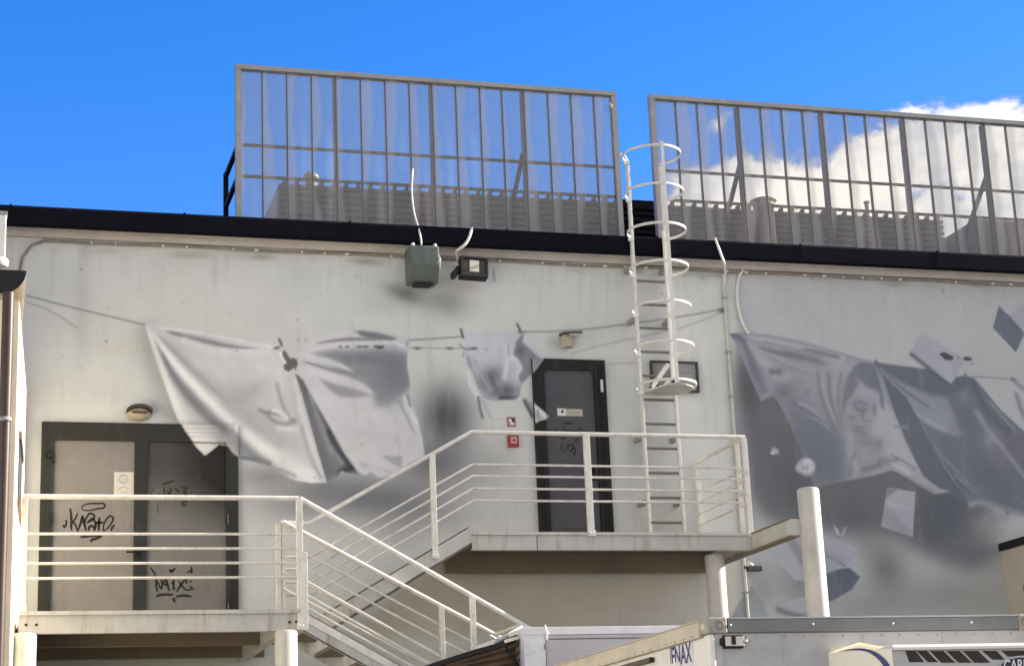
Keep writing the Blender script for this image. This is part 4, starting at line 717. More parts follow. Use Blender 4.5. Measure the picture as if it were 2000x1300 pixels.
# ------------------------------------------------------------------ rooftop screens of clear sheets
def film():
    m = bpy.data.materials.new('clouded_plastic_film'); m.use_nodes = True; t_ = m.node_tree; n = t_.nodes; l = t_.links; n.clear()
    out = n.new('ShaderNodeOutputMaterial'); tr_ = n.new('ShaderNodeBsdfTransparent'); tr_.inputs[0].default_value = (0.84, 0.80, 0.74, 1)
    df = n.new('ShaderNodeBsdfDiffuse'); df.inputs[0].default_value = (0.68, 0.665, 0.64, 1); tl = n.new('ShaderNodeBsdfTranslucent'); tl.inputs[0].default_value = (0.60, 0.58, 0.57, 1)
    gl = n.new('ShaderNodeBsdfGlossy'); gl.inputs['Roughness'].default_value = 0.12
    uv = n.new('ShaderNodeTexCoord'); sp = n.new('ShaderNodeSeparateXYZ'); l.new(uv.outputs['Generated'], sp.inputs[0])
    oi = n.new('ShaderNodeObjectInfo'); mp = n.new('ShaderNodeVectorMath'); mp.operation = 'MULTIPLY'; l.new(uv.outputs['Object'], mp.inputs[0]); mp.inputs[1].default_value = (0.10, 0.0, 0.55)
    ad = n.new('ShaderNodeVectorMath'); ad.operation = 'ADD'; l.new(mp.outputs[0], ad.inputs[0]); sc_ = n.new('ShaderNodeVectorMath'); sc_.operation = 'SCALE'; l.new(oi.outputs['Location'], sc_.inputs[0]); sc_.inputs['Scale'].default_value = 3.7; l.new(sc_.outputs[0], ad.inputs[1])
    nz = n.new('ShaderNodeTexNoise'); nz.inputs['Scale'].default_value = 1.1; nz.inputs['Detail'].default_value = 2; l.new(ad.outputs[0], nz.inputs['Vector'])
    def M_(op, a_, b_=None):
        q = n.new('ShaderNodeMath'); q.operation = op
        for i, v_ in enumerate((a_, b_)):
            if v_ is None: continue
            if isinstance(v_, float): q.inputs[i].default_value = v_
            else: l.new(v_, q.inputs[i])
        return q.outputs[0]
    edge = M_('MULTIPLY_ADD', nz.outputs['Fac'], 1.3); n[-1].inputs[2].default_value = -0.45
    dlt = M_('SUBTRACT', sp.outputs[0], edge)
    band = n.new('ShaderNodeMapRange'); band.interpolation_type = 'SMOOTHSTEP'; l.new(dlt, band.inputs[0]); band.inputs[1].default_value = 0.20; band.inputs[2].default_value = -0.06
    nz2 = n.new('ShaderNodeTexNoise'); nz2.inputs['Scale'].default_value = 5; nz2.inputs['Detail'].default_value = 5; l.new(ad.outputs[0], nz2.inputs['Vector'])
    f = M_('MULTIPLY_ADD', band.outputs[0], 0.28); n[-1].inputs[2].default_value = 0.23
    f2 = M_('MULTIPLY_ADD', nz2.outputs['Fac'], 0.12); l.new(f, n[-1].inputs[2])
    m1 = n.new('ShaderNodeMixShader'); m1.inputs[0].default_value = 0.35; l.new(df.outputs[0], m1.inputs[1]); l.new(tl.outputs[0], m1.inputs[2])
    m2 = n.new('ShaderNodeMixShader'); l.new(f2, m2.inputs[0]); l.new(tr_.outputs[0], m2.inputs[1]); l.new(m1.outputs[0], m2.inputs[2])
    m3 = n.new('ShaderNodeMixShader'); m3.inputs[0].default_value = 0.03; l.new(m2.outputs[0], m3.inputs[1]); l.new(gl.outputs[0], m3.inputs[2])
    l.new(m3.outputs[0], out.inputs[0]); return m
FILM = film()
DARKF = mat('screen_bar_shade', (0.095, 0.094, 0.088), 0.5, 0.2, 0.15, 6)
SY = 0.20; ZB, ZM, ZL, ZT = 8.99, 10.14, 9.72, 11.205
def screen(xs, thick, label, x0, x1, braces):
    o = thing('rooftop_screen', ((x0+x1)/2, SY, ZB), label, 'screen', 'clear screens on the roof edge')
    for x in (x0, x1):
        m_ = MB(); m_.box(x-0.035, x+0.035, SY-0.05, SY+0.05, ZB, ZT-0.062); m_.build('frame_post', GALV, o)
    m_ = MB(); m_.box(x0-0.036, x1+0.036, SY-0.055, SY+0.055, ZT-0.06, ZT); m_.build('top_rail', GALV, o)
    for z in (ZM, ZL):
        m_ = MB(); m_.box(x0+0.036, x1-0.036, SY+0.012, SY+0.05, z-0.016, z+0.016); m_.build('rail', DARKF, o)
    for i, x in enumerate(xs):
        k = i in thick
        m_ = MB(); wv = 0.023 if k else 0.010; m_.box(x-wv, x+wv, SY+0.006, SY+(0.11 if k else 0.045), ZB, ZT-0.062); m_.build('mullion', DARKF, o)
    ed = [x0]+list(xs)+[x1]
    for i in range(len(ed)-1):
        a_, b_ = ed[i]+0.004, ed[i+1]-0.004; nx, nz = 6, 14; vs_ = []; ph = random.uniform(0, 6)
        for j in range(nz+1):
            for q in range(nx+1):
                u_, v_ = q/nx, j/nz; bow = 0.022*math.sin(math.pi*u_)*(0.6+0.4*math.sin(3*v_+ph))
                vs_.append((a_+(b_-a_)*u_, SY-0.004-bow, ZB+0.002+(ZT-0.066-ZB)*v_))
        fs_ = [(j*(nx+1)+q, j*(nx+1)+q+1, (j+1)*(nx+1)+q+1, (j+1)*(nx+1)+q) for j in range(nz) for q in range(nx)]
        m_ = MB(); m_.add([(p[0]-(a_+b_)/2, p[1]-SY, p[2]-10.1) for p in vs_], fs_, True)
        me_o = m_.build('pane', FILM); me_o.parent = o; me_o.location = ((a_+b_)/2-(x0+x1)/2, 0, 10.1-ZB)
    for p, q in braces:
        m_ = MB(); m_.bar(p, q, 0.05, 0.05, (1, 0, 0)); m_.build('brace', DARKF, o)
    return o
xat = lambda px, py: at(px, py, SY)[0]
X1a, X1b = xat(465, 250), xat(1203, 300)
px1 = [512, 560, 608, 655, 704, 752, 799, 843, 890, 937, 980, 1022, 1070, 1115, 1160]
xs1 = [at(p, 128+(p-462)*0.08+15, SY)[0] for p in px1]
# slanting stays behind, and the return frame at the left end
zz = lambda px, py, Y: tuple(at(px, py, Y))
br1 = [(zz(1021, 300, SY+0.13), zz(990, 452, SY+0.75))]
o1 = screen(xs1, {3, 7, 11}, 'left clear screen of narrow film panels standing on the roof edge', X1a, X1b, br1)
d0 = (428-1000)/FPX*RIGHT-(345-650)/FPX*UP+_fw; yb = CAM[1]+d0[1]*(X1a-CAM[0])/d0[0]
zb1 = at(428, 345, yb)[2]; zf1 = at(460, 287, SY+0.05)[2]
zf2 = zf1-0.42
for zf in (zf1, zf2):
    m_ = MB(); m_.bar((X1a, SY+0.052, zf), (X1a, SY+1.12, zf), 0.05, 0.06); m_.build('return_rail', NAVY, o1)
m_ = MB(); m_.box(X1a-0.03, X1a+0.03, SY+1.12, SY+1.19, ZB, zf1+0.04); m_.build('return_post', NAVY, o1)
m_ = MB(); pp = at(1187, 211, SY); m_.tube([(pp[0], SY-0.07, pp[2]+0.04), (pp[0]+0.03, SY-0.08, pp[2]), (pp[0], SY-0.07, pp[2]-0.04), (pp[0]-0.02, SY-0.06, pp[2]-0.01)], 0.012, 8); m_.build('hook', GALV, o1)
X2a = xat(1278, 300)
px2 = [1320, 1362, 1404, 1442, 1486, 1527, 1568, 1606, 1650, 1690, 1729, 1765, 1808, 1847, 1887, 1922, 1965]
xs2 = [at(p, 195+(p-1275)*0.062+15, SY)[0] for p in px2]; st_ = xs2[-1]-xs2[-2]
xs2 += [xs2[-1]+st_*k for k in range(1, 6)]
br2 = [(zz(1446, 318, SY+0.13), zz(1424, 405, SY+0.5)), (zz(1930, 335, SY+0.13), zz(1872, 500, SY+0.8))]
o2 = screen(xs2, {3, 7, 11, 15, 19}, 'right clear screen running out of the picture, with clouds seen through it', X2a, xs2[-1]+st_, br2)

# ------------------------------------------------------------------ things on the roof behind the screens
PY = 2.5; ZR = 9.0
tl_, trr = at(545, 346, PY), at(1842, 432, PY); ZP = at(545, 358.5, PY)[2]; xa, xb = tl_[0], trr[0]
CLAD = mat('dull_beige_cladding', (0.082, 0.071, 0.048), 0.6, 0, 0.25, 2, dirt=(0.12, 0.10, 0.07), dirt_amt=0.5, dirt_scale=(1, 1, 3), spec=0.3)
ph_ = thing('rooftop_plant_room', ((xa+xb)/2, PY+3, ZR), 'long dark corrugated plant room on the roof behind the screens', 'plant room')
prof = []; z = ZR; k = 0
while z < ZP-0.10:
    prof += [(PY, z), (PY, z+0.056), (PY+0.16, z+0.060), (PY+0.16, z+0.094)]; z += 0.095
prof += [(PY, z), (PY, ZP), (PY+6, ZP-0.25), (PY+6, ZR)]
m_ = MB(); m_.prism(prof, xa, xb, 'x'); m_.build('cladding', CLAD, ph_)
m_ = MB()
for x in np.arange(xa+0.05, xb-0.05, 0.176): m_.box(x, x+0.05, PY-0.02, PY+0.06, ZP+0.001, ZP+0.05); m_.bar((x+0.025, PY+0.07, ZP+0.015), (x+0.025, PY+5.9, ZP-0.23), 0.05, 0.03)
m_.build('roof_ribs', CLAD, ph_)
dk0, dk1 = at(1209, 420, PY-0.1)[0], at(1291, 420, PY-0.1)[0]
m_ = MB(); m_.box(dk0, dk1, PY-0.06, PY-0.012, ZR, ZP+0.03)
for k in range(15): m_.box(dk0, dk1, PY-0.10, PY-0.0605, ZR+0.02+k*0.095, ZR+0.075+k*0.095)
m_.build('dark_louvre', NAVY, ph_)
m_ = MB(); m_.box(7.0, 7.02, PY-0.012, PY-0.002, ZR, ZP); m_.box(11.3, 11.32, PY-0.012, PY-0.002, ZR, ZP); m_.build('seam', NAVY, ph_)
CONC = mat('galvanised_cowl', (0.30, 0.28, 0.24), 0.5, 0.2, 0.2, 5, dirt=(0.14, 0.12, 0.1), dirt_amt=0.5, dirt_scale=(3, 3, 2))
def vent(px, py, rad, h, label, capr):
    c = at(px, py, PY-0.5); o = thing('roof_vent', (c[0], PY-0.5, ZR), label, 'roof vent', 'vents on the roof')
    m_ = MB(); m_.lathe([(0, ZR), (rad, ZR), (rad, c[2]-h*0.35), (rad*1.06, c[2]-h*0.35), (rad*1.06, c[2]-h*0.25), (rad*0.9, c[2]-h*0.25)], (c[0], PY-0.5, 0), 26); m_.build('shaft', CONC, o)
    m_ = MB(); m_.lathe([(rad*0.8, c[2]-h*0.25), (rad*0.8, c[2]-h*0.15), (capr, c[2]-h*0.15), (capr, c[2]-h*0.10), (capr*0.55, c[2]), (0, c[2]+h*0.02)], (c[0], PY-0.5, 0), 26); m_.build('cap', CONC, o)
vent(1490, 388, 0.15, 0.34, 'mushroom capped roof vent behind the right screen', 0.20)
c = at(607, 336, PY+0.5); dv = thing('roof_vent', (c[0], PY+0.5, ZR), 'small domed roof vent behind the left screen', 'roof vent', 'vents on the roof')
m_ = MB(); m_.lathe([(0, ZR), (0.085, ZR), (0.085, c[2]-0.12), (0, c[2]-0.12)], (c[0], PY+0.5, 0), 20); m_.build('shaft', CONC, dv)
m_ = MB(); m_.lathe([(0, c[2]-0.119), (0.115, c[2]-0.119), (0.11, c[2]-0.06), (0.07, c[2]-0.015), (0, c[2])], (c[0], PY+0.5, 0), 20); m_.build('cap', CONC, dv)
c = at(1693, 394, PY+0.5); m_ = MB(); m_.tube([(c[0], PY+0.5, ZR), (c[0], PY+0.5, c[2])], 0.04, 14); m_.lathe([(0.041, c[2]-0.03), (0.052, c[2]-0.03), (0.052, c[2]), (0.041, c[2])], (c[0], PY+0.5, 0), 14); free('vent_pipe', m_, CONC, 'short upright pipe stub on the roof behind the right screen', 'pipe')
q0 = at(1905, 428, PY-0.5); bx = thing('roof_duct_box', (q0[0]+1.5, PY, ZR), 'plain grey duct box at right end of the roof behind the screen', 'duct')
BOXG = mat('duct_sheet', (0.17, 0.165, 0.15), 0.5, 0.1, 0.15, 2)
m_ = MB(); m_.box(q0[0], q0[0]+3, PY-0.5, PY+1.5, ZR, q0[2]); m_.build('casing', BOXG, bx)
for k in range(4): m_ = MB(); m_.box(q0[0]+k*0.7-0.02, q0[0]+k*0.7+0.02, PY-0.53, PY-0.501, ZR, q0[2]); m_.build('flange', GALV, bx)

# ------------------------------------------------------------------ outside staircase with two landings
YB, YF = -1.6, -2.75                         # outer edge of the upper flight and of the lower flight
ZL0, ZU0 = 3.87, 4.885                       # landing levels
sx = thing('outside_staircase', (5, -1.4, 0), 'cream steel staircase with two railed landings against the mural wall', 'staircase')
def part(name, mb, m=STEEL, parent=sx, bevel=0): return mb.build(name, m, parent, bevel)
def channel(mb, x0, x1, y, z0, z1, d=0.07, face=-1):
    """C-shaped beam along x, web towards the viewer"""
    mb.prism([(y, z0), (y, z1), (y+d, z1), (y+d, z1-0.015), (y+0.012, z1-0.015), (y+0.012, z0+0.015), (y+d, z0+0.015), (y+d, z0)], x0, x1, 'x')
# lower landing
LX0, LX1 = 0.57, 3.37
m_ = MB(); m_.box(LX0, LX1, YF+0.004, -0.02, ZL0-0.03, ZL0); ld = part('lower_landing', m_, UNDER)
m_ = MB(); channel(m_, LX0-0.03, LX1, YF-0.004, 3.685, 3.865); part('front_beam', m_, BEAM, ld)
m_ = MB(); m_.box(LX0-0.03, LX1+0.02, YF-0.035, YF-0.005, 3.866, 3.905); part('edge_strip', m_, BEAM, ld)
m_ = MB()
for x in (LX0+0.04, LX0+0.14, LX1-0.12, LX1-0.05): m_.lathe([(0, -0.018), (0.012, -0.016), (0.014, 0)], (x, YF-0.004, 3.775), 8, 'y')
part('bolts', m_, BLACK, ld)
for y in (-1.62, -0.25): m_ = MB(); m_.box(LX0, LX1, y-0.05, y+0.05, 3.66, 3.838); part('joist', m_, UNDER, ld)
for x in (LX0+0.03, 3.16): m_ = MB(); m_.box(x-0.05, x+0.05, YF+0.09, -0.03, 3.64, 3.838); part('side_beam', m_, BEAM, ld)
# upper landing
UX0, UX1 = 5.55, 9.0
m_ = MB(); m_.box(UX0, UX1, YB+0.004, -0.02, ZU0-0.03, ZU0); ud = part('upper_landing', m_, UNDER)
m_ = MB(); channel(m_, UX0, UX1, YB-0.004, 4.70, 4.868); part('front_beam', m_, BEAM, ud)
m_ = MB(); m_.box(UX0, UX1+0.02, YB-0.03, YB-0.005, 4.87, 4.905); part('edge_strip', m_, BEAM, ud)
m_ = MB(); m_.box(6.32, 6.328, YB-0.0065, YB-0.0045, 4.70, 4.866); part('joint', m_, BLACK, ud)
m_ = MB(); m_.box(UX0, UX1, -0.32, -0.22, 4.62, 4.853); part('joist', m_, UNDER, ud)
m_ = MB(); m_.prism([(UX1+0.002, YF+0.02), (UX1+0.13, YF+0.02), (UX1+0.13, YF+0.2), (UX1+0.075, YF+0.3), (UX1+0.075, -0.03), (UX1+0.002, -0.03)], 4.70, 4.885, 'z'); part('side_beam', m_, BEAM, ud)
m_ = MB(); m_.box(UX1-0.02, UX1+0.12, YF+0.02, -0.03, 4.886, 4.90); m_.box(UX1-0.03, UX1+0.10, YF+0.02, -0.03, 4.682, 4.699); part('beam_flange', m_, UNDER, ud)
# columns
def column(x, y, r_, z1):
    m_ = MB(); m_.lathe([(0, 0), (r_, 0), (r_, z1-0.02), (r_-0.02, z1), (0, z1)], (x, y, 0), 40); part('column', m_, STEEL)
column(0.60, -2.80, 0.116, 3.684); column(3.205, -2.80, 0.116, 3.684); column(8.60, -1.38, 0.118, 4.68); column(9.235, YF, 0.126, 5.235)
# flights
def flight(x0, z0, n, run, rise, ya, yb, sgn, name):
    """n treads from x0,z0 going along sgn*x; rise may be negative"""
    fl_ = None; L_ = n*run*sgn; H_ = n*rise
    m_ = MB(); m_.bar((x0, yb, z0-0.105), (x0+L_, yb, z0+H_-0.105), 0.012, 0.19); fl_ = part(name, m_, BEAM)
    for dz in (0.088, -0.088): m_ = MB(); m_.bar((x0, yb+0.02, z0-0.105+dz*1.13), (x0+L_, yb+0.02, z0+H_-0.105+dz*1.13), 0.052, 0.012); part('flange', m_, BEAM, fl_)
    m_ = MB(); m_.bar((x0, ya, z0-0.105), (x0+L_, ya, z0+H_-0.105), 0.012, 0.19); part('stringer', m_, BEAM, fl_)
    for i in range(n):
        xx = x0+sgn*run*(i+0.0); zz_ = z0+rise*i-(0.0 if rise > 0 else abs(rise))
        m_ = MB(); m_.box(xx+sgn*0.01, xx+sgn*(run+0.02), min(ya, yb)+0.05, max(ya, yb)-0.02, zz_-0.05, zz_-0.01); part('tread', m_, UNDER, fl_)
    return fl_
ra = (ZU0-ZL0)/6
fa_ = flight(UX0-6*0.293, ZL0+0.10, 6, 0.293, ra, -0.25, YB, 1, 'upper_flight')
nb = 23; fb_ = flight(LX1+0.02, ZL0+0.02, nb, 0.297, -0.1675, YB-0.10, YF-0.003, 1, 'lower_flight')
m_ = MB(); sl_ = -0.1675/0.297; m_.bar((LX1+0.05, YF-0.014, ZL0-0.05), (LX1+0.05+6.6, YF-0.014, ZL0-0.05+6.6*sl_), 0.01, 0.075); part('kick_plate', m_, RAIL, fb_)
# railings
def railing(name, top, y, offs, posts, rt=0.026, rb=0.0145, pw=0.055):
    """top: handrail polyline in (x, z); posts: (x, z bottom)"""
    m_ = MB(); P = [(x, y, z) for x, z in top]; m_.tube(P, rt, 12); hr = part(name, m_, RAIL)
    for d_ in offs:
        m_ = MB(); m_.tube([(x, y, z-d_) for x, z in top], rb, 8); part('bar', m_, RAIL, hr)
    for x, zb_, w_ in posts:
        zt = np.interp(x, [p[0] for p in top], [p[1] for p in top])-rt*0.6
        m_ = MB(); m_.box(x-w_/2, x+w_/2, y-0.034, y-0.017, zb_, zt); m_.box(x-w_/2, x-w_/2+0.012, y-0.017, y+0.02, zb_, zt); part('post', m_, RAIL, hr, 0.003)
        m_ = MB(); m_.box(x-w_/2-0.012, x+w_/2+0.012, y-0.040, y-0.0345, zb_, zb_+0.07)
        for dx in (-w_*0.3, w_*0.3): m_.lathe([(0, y-0.052), (0.009, y-0.051), (0.010, y-0.0405)], (x+dx, 0, zb_+0.035), 6, 'y')
        part('foot_plate', m_, RAIL, hr)
    return hr
OF = (0.38, 0.53, 0.68, 0.83)
r1 = railing('handrail', [(0.555, 5.065), (LX1-0.005, 5.07)], YF, OF, [(0.57, 3.90, 0.06), (LX1-0.005, 3.70, 0.062)])
m_ = MB(); m_.box(LX1-0.005, LX1+0.07, YF-0.044, YF-0.036, 3.69, 4.50); part('post_splice', m_, RAIL, r1, 0.003)
r2 = railing('handrail', [(3.375, 5.07), (5.765, 3.722), (8.6, 2.12)], YF, (0.84, 0.98, 1.11), [(5.215, 3.40, 0.055), (7.2, 2.2, 0.055)])
r3 = railing('handrail', [(3.375, 5.005), (5.5, 3.875), (8.6, 2.22)], YB-0.05, (0.22, 0.38, 0.56, 0.74), [(5.15, 3.40, 0.055), (7.2, 2.2, 0.055)])
r4 = railing('handrail', [(3.36, 5.0), (3.68, 5.0), (3.92, 5.135), (5.59, 6.07), (9.01, 6.07)], YB, (0.38, 0.515, 0.66, 0.80), [(3.325, 3.93, 0.05), (3.385, 3.93, 0.04), (5.11, 4.60, 0.06), (6.985, 4.86, 0.072), (8.99, 4.86, 0.062)])
def side_rail(x, y0, y1, z, offs, posts):
    m_ = MB(); m_.tube([(x, y0, z), (x, y1, z)], 0.024, 12); hr = part('handrail', m_, RAIL)
    for d_ in offs: m_ = MB(); m_.tube([(x, y0, z-d_), (x, y1, z-d_)], 0.0135, 8); part('bar', m_, RAIL, hr)
    for y, zb_ in posts: m_ = MB(); m_.box(x-0.03, x+0.03, y-0.02, y+0.02, zb_, z-0.015); part('post', m_, RAIL, hr)
side_rail(8.985, -0.07, -1.56, 6.055, (0.38, 0.515, 0.66, 0.80), [(-0.09, 4.89), (-1.40, 4.89)])
m_ = MB(); m_.tube([(5.765, YF, 3.722), (5.765, YB-0.05, 3.735)], 0.024, 10); part('cross_rail', m_, RAIL)

# ------------------------------------------------------------------ caged ladder
LY = -0.25; XL, XR = 8.222, 8.682
ld_ = thing('caged_ladder', (8.45, LY, 4.9), 'tall white ladder with safety cage from upper landing to the roof', 'ladder')
for x, zt in ((XL, 10.06), (XR, 10.0)):
    m_ = MB(); m_.box(x-0.019, x+0.019, LY-0.034, LY+0.034, 4.90, zt)
    m_.build('stile', WHITEP, ld_, 0.004)
m_ = MB(); m_.tube([(XL, LY, 10.06), (XL-0.03, LY, 10.12), (XL-0.08, LY+0.02, 10.15)], 0.022, 8); m_.build('stile_end', WHITEP, ld_)
RUNG = mat('rung_steel', (0.20, 0.19, 0.17), 0.5, 0.1, 0.15, 6)
for k in range(12):
    z = 5.25+k*0.316; m_ = MB(); m_.tube([(XL+0.023, LY, z), (XR-0.023, LY, z)], 0.018, 10); m_.build('rung', RUNG, ld_)
HC, HR = -0.56, 0.385
def hoop(z, hh=0.036):
    a0 = math.asin(0.23/HR); angs = np.linspace(math.pi/2+a0, 2*math.pi+math.pi/2-a0, 40); vs_ = []
    for a_ in angs:
        for r_, dz in ((HR, -hh/2), (HR, hh/2), (HR-0.008, hh/2), (HR-0.008, -hh/2)): vs_.append((8.452+r_*math.cos(a_), HC+r_*math.sin(a_), z+dz))
    fs_ = [(4*i+j, 4*i+(j+1) % 4, 4*i+4+(j+1) % 4, 4*i+4+j) for i in range(len(angs)-1) for j in range(4)]
    m_ = MB(); m_.add(vs_, fs_, True); return m_
for z in (10.04, 9.52, 8.99, 8.49, 7.96, 7.44, 6.94):
    hp = hoop(z).build('cage_hoop', WHITEP, ld_)
    m_ = MB(); m_.box(XL-0.065, XL+0.01, LY-0.06, LY-0.036, z-0.055, z+0.0); m_.build('clamp', WHITEP, hp)
m_ = MB(); m_.box(8.452-0.021, 8.452+0.021, HC-HR-0.008, HC-HR-0.001, 6.90, 10.09); m_.build('cage_strap', WHITEP, ld_)
m_ = MB(); m_.box(XR-0.05, XR-0.024, LY-0.055, LY-0.036, 6.95, 9.1); m_.build('stile_rib', WHITEP, ld_)
n_ = 26; arc = [(8.452+0.345*math.cos(a_), HC+0.03+0.345*math.sin(a_)) for a_ in np.linspace(math.pi, 2*math.pi, n_)]
m_ = MB(); m_.prism([(8.235, LY-0.05), (8.225, -0.43), (8.30, -0.70), (8.38, -0.86), (8.48, -0.905), (8.60, -0.875), (8.71, -0.78), (8.775, -0.66), (8.79, -0.54), (8.75, -0.40), (8.68, LY-0.05)], 6.885, 6.905, 'z'); m_.build('rest_plate', STEEL, ld_)
m_ = MB(); m_.bar((XL+0.12, LY-0.06, 6.97), (XR-0.10, LY-0.06, 7.28), 0.05, 0.10, (0, 1, 0)); m_.prism([(8.42, 6.93), (8.66, 6.93), (8.60, 7.12), (8.50, 7.00)], LY-0.05, LY-0.03, 'y'); m_.build('plate_bracket', WHITEP, ld_)
m_ = MB(); m_.prism([(8.30, 6.97), (8.43, 6.97), (8.40, 7.08)], LY-0.10, LY-0.07, 'y'); m_.prism([(8.55, 6.97), (8.66, 6.97), (8.65, 7.10)], LY-0.10, LY-0.07, 'y'); m_.build('catch', BLACK, ld_)
for z in (5.52, 6.35, 7.9, 8.6):
    for x in (XL-0.03, XR+0.0): m_ = MB(); m_.box(x-0.02, x+0.04, LY+0.035, -0.001, z-0.03, z+0.03); m_.build('wall_bracket', GALV, ld_)
hx0, hx1, hz0, hz1 = at(1268, 706)[0], at(1360, 706)[0], at(1300, 766)[2], at(1300, 706)[2]
ht_ = thing('wall_hatch', ((hx0+hx1)/2, 0, hz0), 'small dark framed grey hatch in the wall behind the ladder', 'hatch')
m_ = MB()
for q in ((hx0, hx1, hz1-0.022, hz1), (hx0, hx1, hz0, hz0+0.022), (hx0, hx0+0.022, hz0+0.0225, hz1-0.0225), (hx1-0.026, hx1, hz0+0.0225, hz1-0.0225)): m_.box(q[0], q[1], -0.05, -0.001, q[2], q[3])
m_.build('frame', mat('dark_grey_frame', (0.045, 0.047, 0.05), 0.5), ht_)
m_ = MB(); m_.box(hx0+0.0225, hx1-0.0265, -0.018, -0.001, hz0+0.0225, hz1-0.0225)
for k in range(3): m_.box(hx0+0.023, hx1-0.027, -0.030, -0.0185, hz0+0.07+k*0.10, hz0+0.085+k*0.10)
m_.build('louvre', mat('hatch_grey', (0.30, 0.305, 0.305), 0.6, 0, 0.15, 5), ht_)

# ------------------------------------------------------------------ neighbouring building at the left, its side facing the sun
SUNW = mat('cream_render', (0.92, 0.82, 0.63), 0.85, 0, 0.06, 1.5, bump=0.2, dirt=(0.40, 0.24, 0.12), dirt_amt=0.3, dirt_scale=(6, 3, 0.8))
nbh = thing('neighbouring_building', (-3, -8, 0), 'cream neighbouring building at far left edge with gutter and brown downpipe', 'building')
m_ = MB(); m_.prism([(0.64, -0.01), (0.43, -4.05), (-6.0, -4.05), (-6.0, -0.01)], 0, 6.75, 'z'); m_.build('wall', SUNW, nbh)
YARDW = mat('pale_render', (0.60, 0.61, 0.62), 0.85, 0, 0.08, 1.5, bump=0.2, dirt=(0.4, 0.36, 0.3), dirt_amt=0.3, dirt_scale=(3, 3, 0.8))
m_ = MB(); m_.box(-14, -6.002, -34, -0.01, 0, 7.4); m_.build('unseen_bounce_wing', YARDW, nbh)  # unseen wing, added to bounce sunlight onto the facade and container side
COPPER = mat('aged_gutter', (0.20, 0.15, 0.10), 0.55, 0.1, 0.25, 4, dirt=(0.42, 0.35, 0.26), dirt_amt=0.6, dirt_scale=(10, 0.6, 10)); BROWN = mat('brown_downpipe', (0.055, 0.032, 0.024), 0.45, 0, 0.2, 4)
def gut(y, cx, r_, cz): return [(cx+r_*math.cos(a_), y, cz+r_*math.sin(a_)) for a_ in np.linspace(math.pi, 2*math.pi, 21)]
m_ = MB(); A_, B_ = gut(-4.12, 0.252, 0.235, 7.03), gut(-0.08, 0.300, 0.235, 7.0); n_ = len(A_)
m_.add(A_+B_, [(i, i+1, n_+i+1, n_+i) for i in range(n_-1)]+[(n_-1, 0, n_, 2*n_-1)], True); gt = m_.build('gutter', COPPER, nbh)
m_ = MB(); m_.add([(x, y-0.002, z) for x, y, z in A_]+[(x, y-0.012, z) for x, y, z in A_], [tuple(range(n_)), tuple(range(n_, 2*n_))[::-1]]+[(i, i+1, n_+i+1, n_+i) for i in range(n_-1)]+[(n_-1, 0, n_, 2*n_-1)]); m_.build('end_cap', BLACK, gt)
m_ = MB(); m_.tube([(0.325, -4.13, 6.80), (0.325, -4.13, 0.1)], 0.055, 18); dp = m_.build('downpipe', BROWN, nbh)
for z in (2.8, 5.55): m_ = MB(); m_.lathe([(0.056, z-0.02), (0.064, z-0.02), (0.064, z+0.02), (0.056, z+0.02)], (0.325, -4.13, 0), 18); m_.build('bracket', GALV, dp)
m_ = MB(); m_.prism([(0.245, -0.06), (0.200, -4.0), (-14, -4.0), (-14, -0.06)], 6.76, 6.95, 'z'); m_.build('roof', BROWN, nbh)
# narrow window box in the side wall, seen almost edge-on
m_ = MB(); m_.prism([(0.48, -2.9), (0.50, -2.9), (0.565, -1.7), (0.54, -1.7)], 5.02, 5.62, 'z'); wn = m_.build('window', mat('dark_window', (0.06, 0.075, 0.10), 0.2), nbh)
m_ = MB(); m_.prism([(0.47, -2.95), (0.515, -2.95), (0.582, -1.65), (0.53, -1.65)], 5.621, 5.70, 'z'); m_.prism([(0.47, -2.95), (0.515, -2.95), (0.582, -1.65), (0.53, -1.65)], 4.95, 5.019, 'z'); m_.build('frame', mat('window_brown', (0.16, 0.09, 0.055), 0.5), wn)
# white vent duct above the gutter
du = thing('white_duct', (0.27, -4.1, 7.2), 'white boxed duct with flange at the upper left edge', 'duct')
m_ = MB(); m_.box(0.17, 0.285, -4.2, -4.06, 7.15, 7.57); m_.build('duct', WHITE, du, 0.01); m_ = MB(); m_.box(0.16, 0.295, -4.21, -4.05, 7.571, 7.60); m_.build('lid', GALV, du)
m_ = MB(); m_.lathe([(0.07, 7.06), (0.085, 7.08), (0.085, 7.12), (0.06, 7.149)], (0.235, -4.13, 0), 18); m_.build('collar', WHITE, du)

# ------------------------------------------------------------------ low annex at the right edge
an = thing('side_annex', (15, -1.0, 0), 'low beige annex with dark roof edge at far right against the wall', 'annex')
ax0 = 13.31
m_ = MB(); m_.box(ax0, 18, -2.6, -0.003, 0, 4.93); m_.build('wall', mat('beige_render', (0.52, 0.47, 0.39), 0.85, 0, 0.12, 2, bump=0.2, dirt=(0.25, 0.21, 0.16), dirt_amt=0.4, dirt_scale=(2, 2, 0.5)), an)
m_ = MB(); m_.box(ax0-0.04, 18.1, -2.68, -0.003, 4.931, 5.03); m_.build('roof_edge', BLACK, an)
m_ = MB(); m_.box(ax0-0.012, ax0-0.001, -1.4, -0.45, 3.3, 4.42); m_.build('shutter', mat('grey_shutter', (0.12, 0.12, 0.11), 0.6), an)

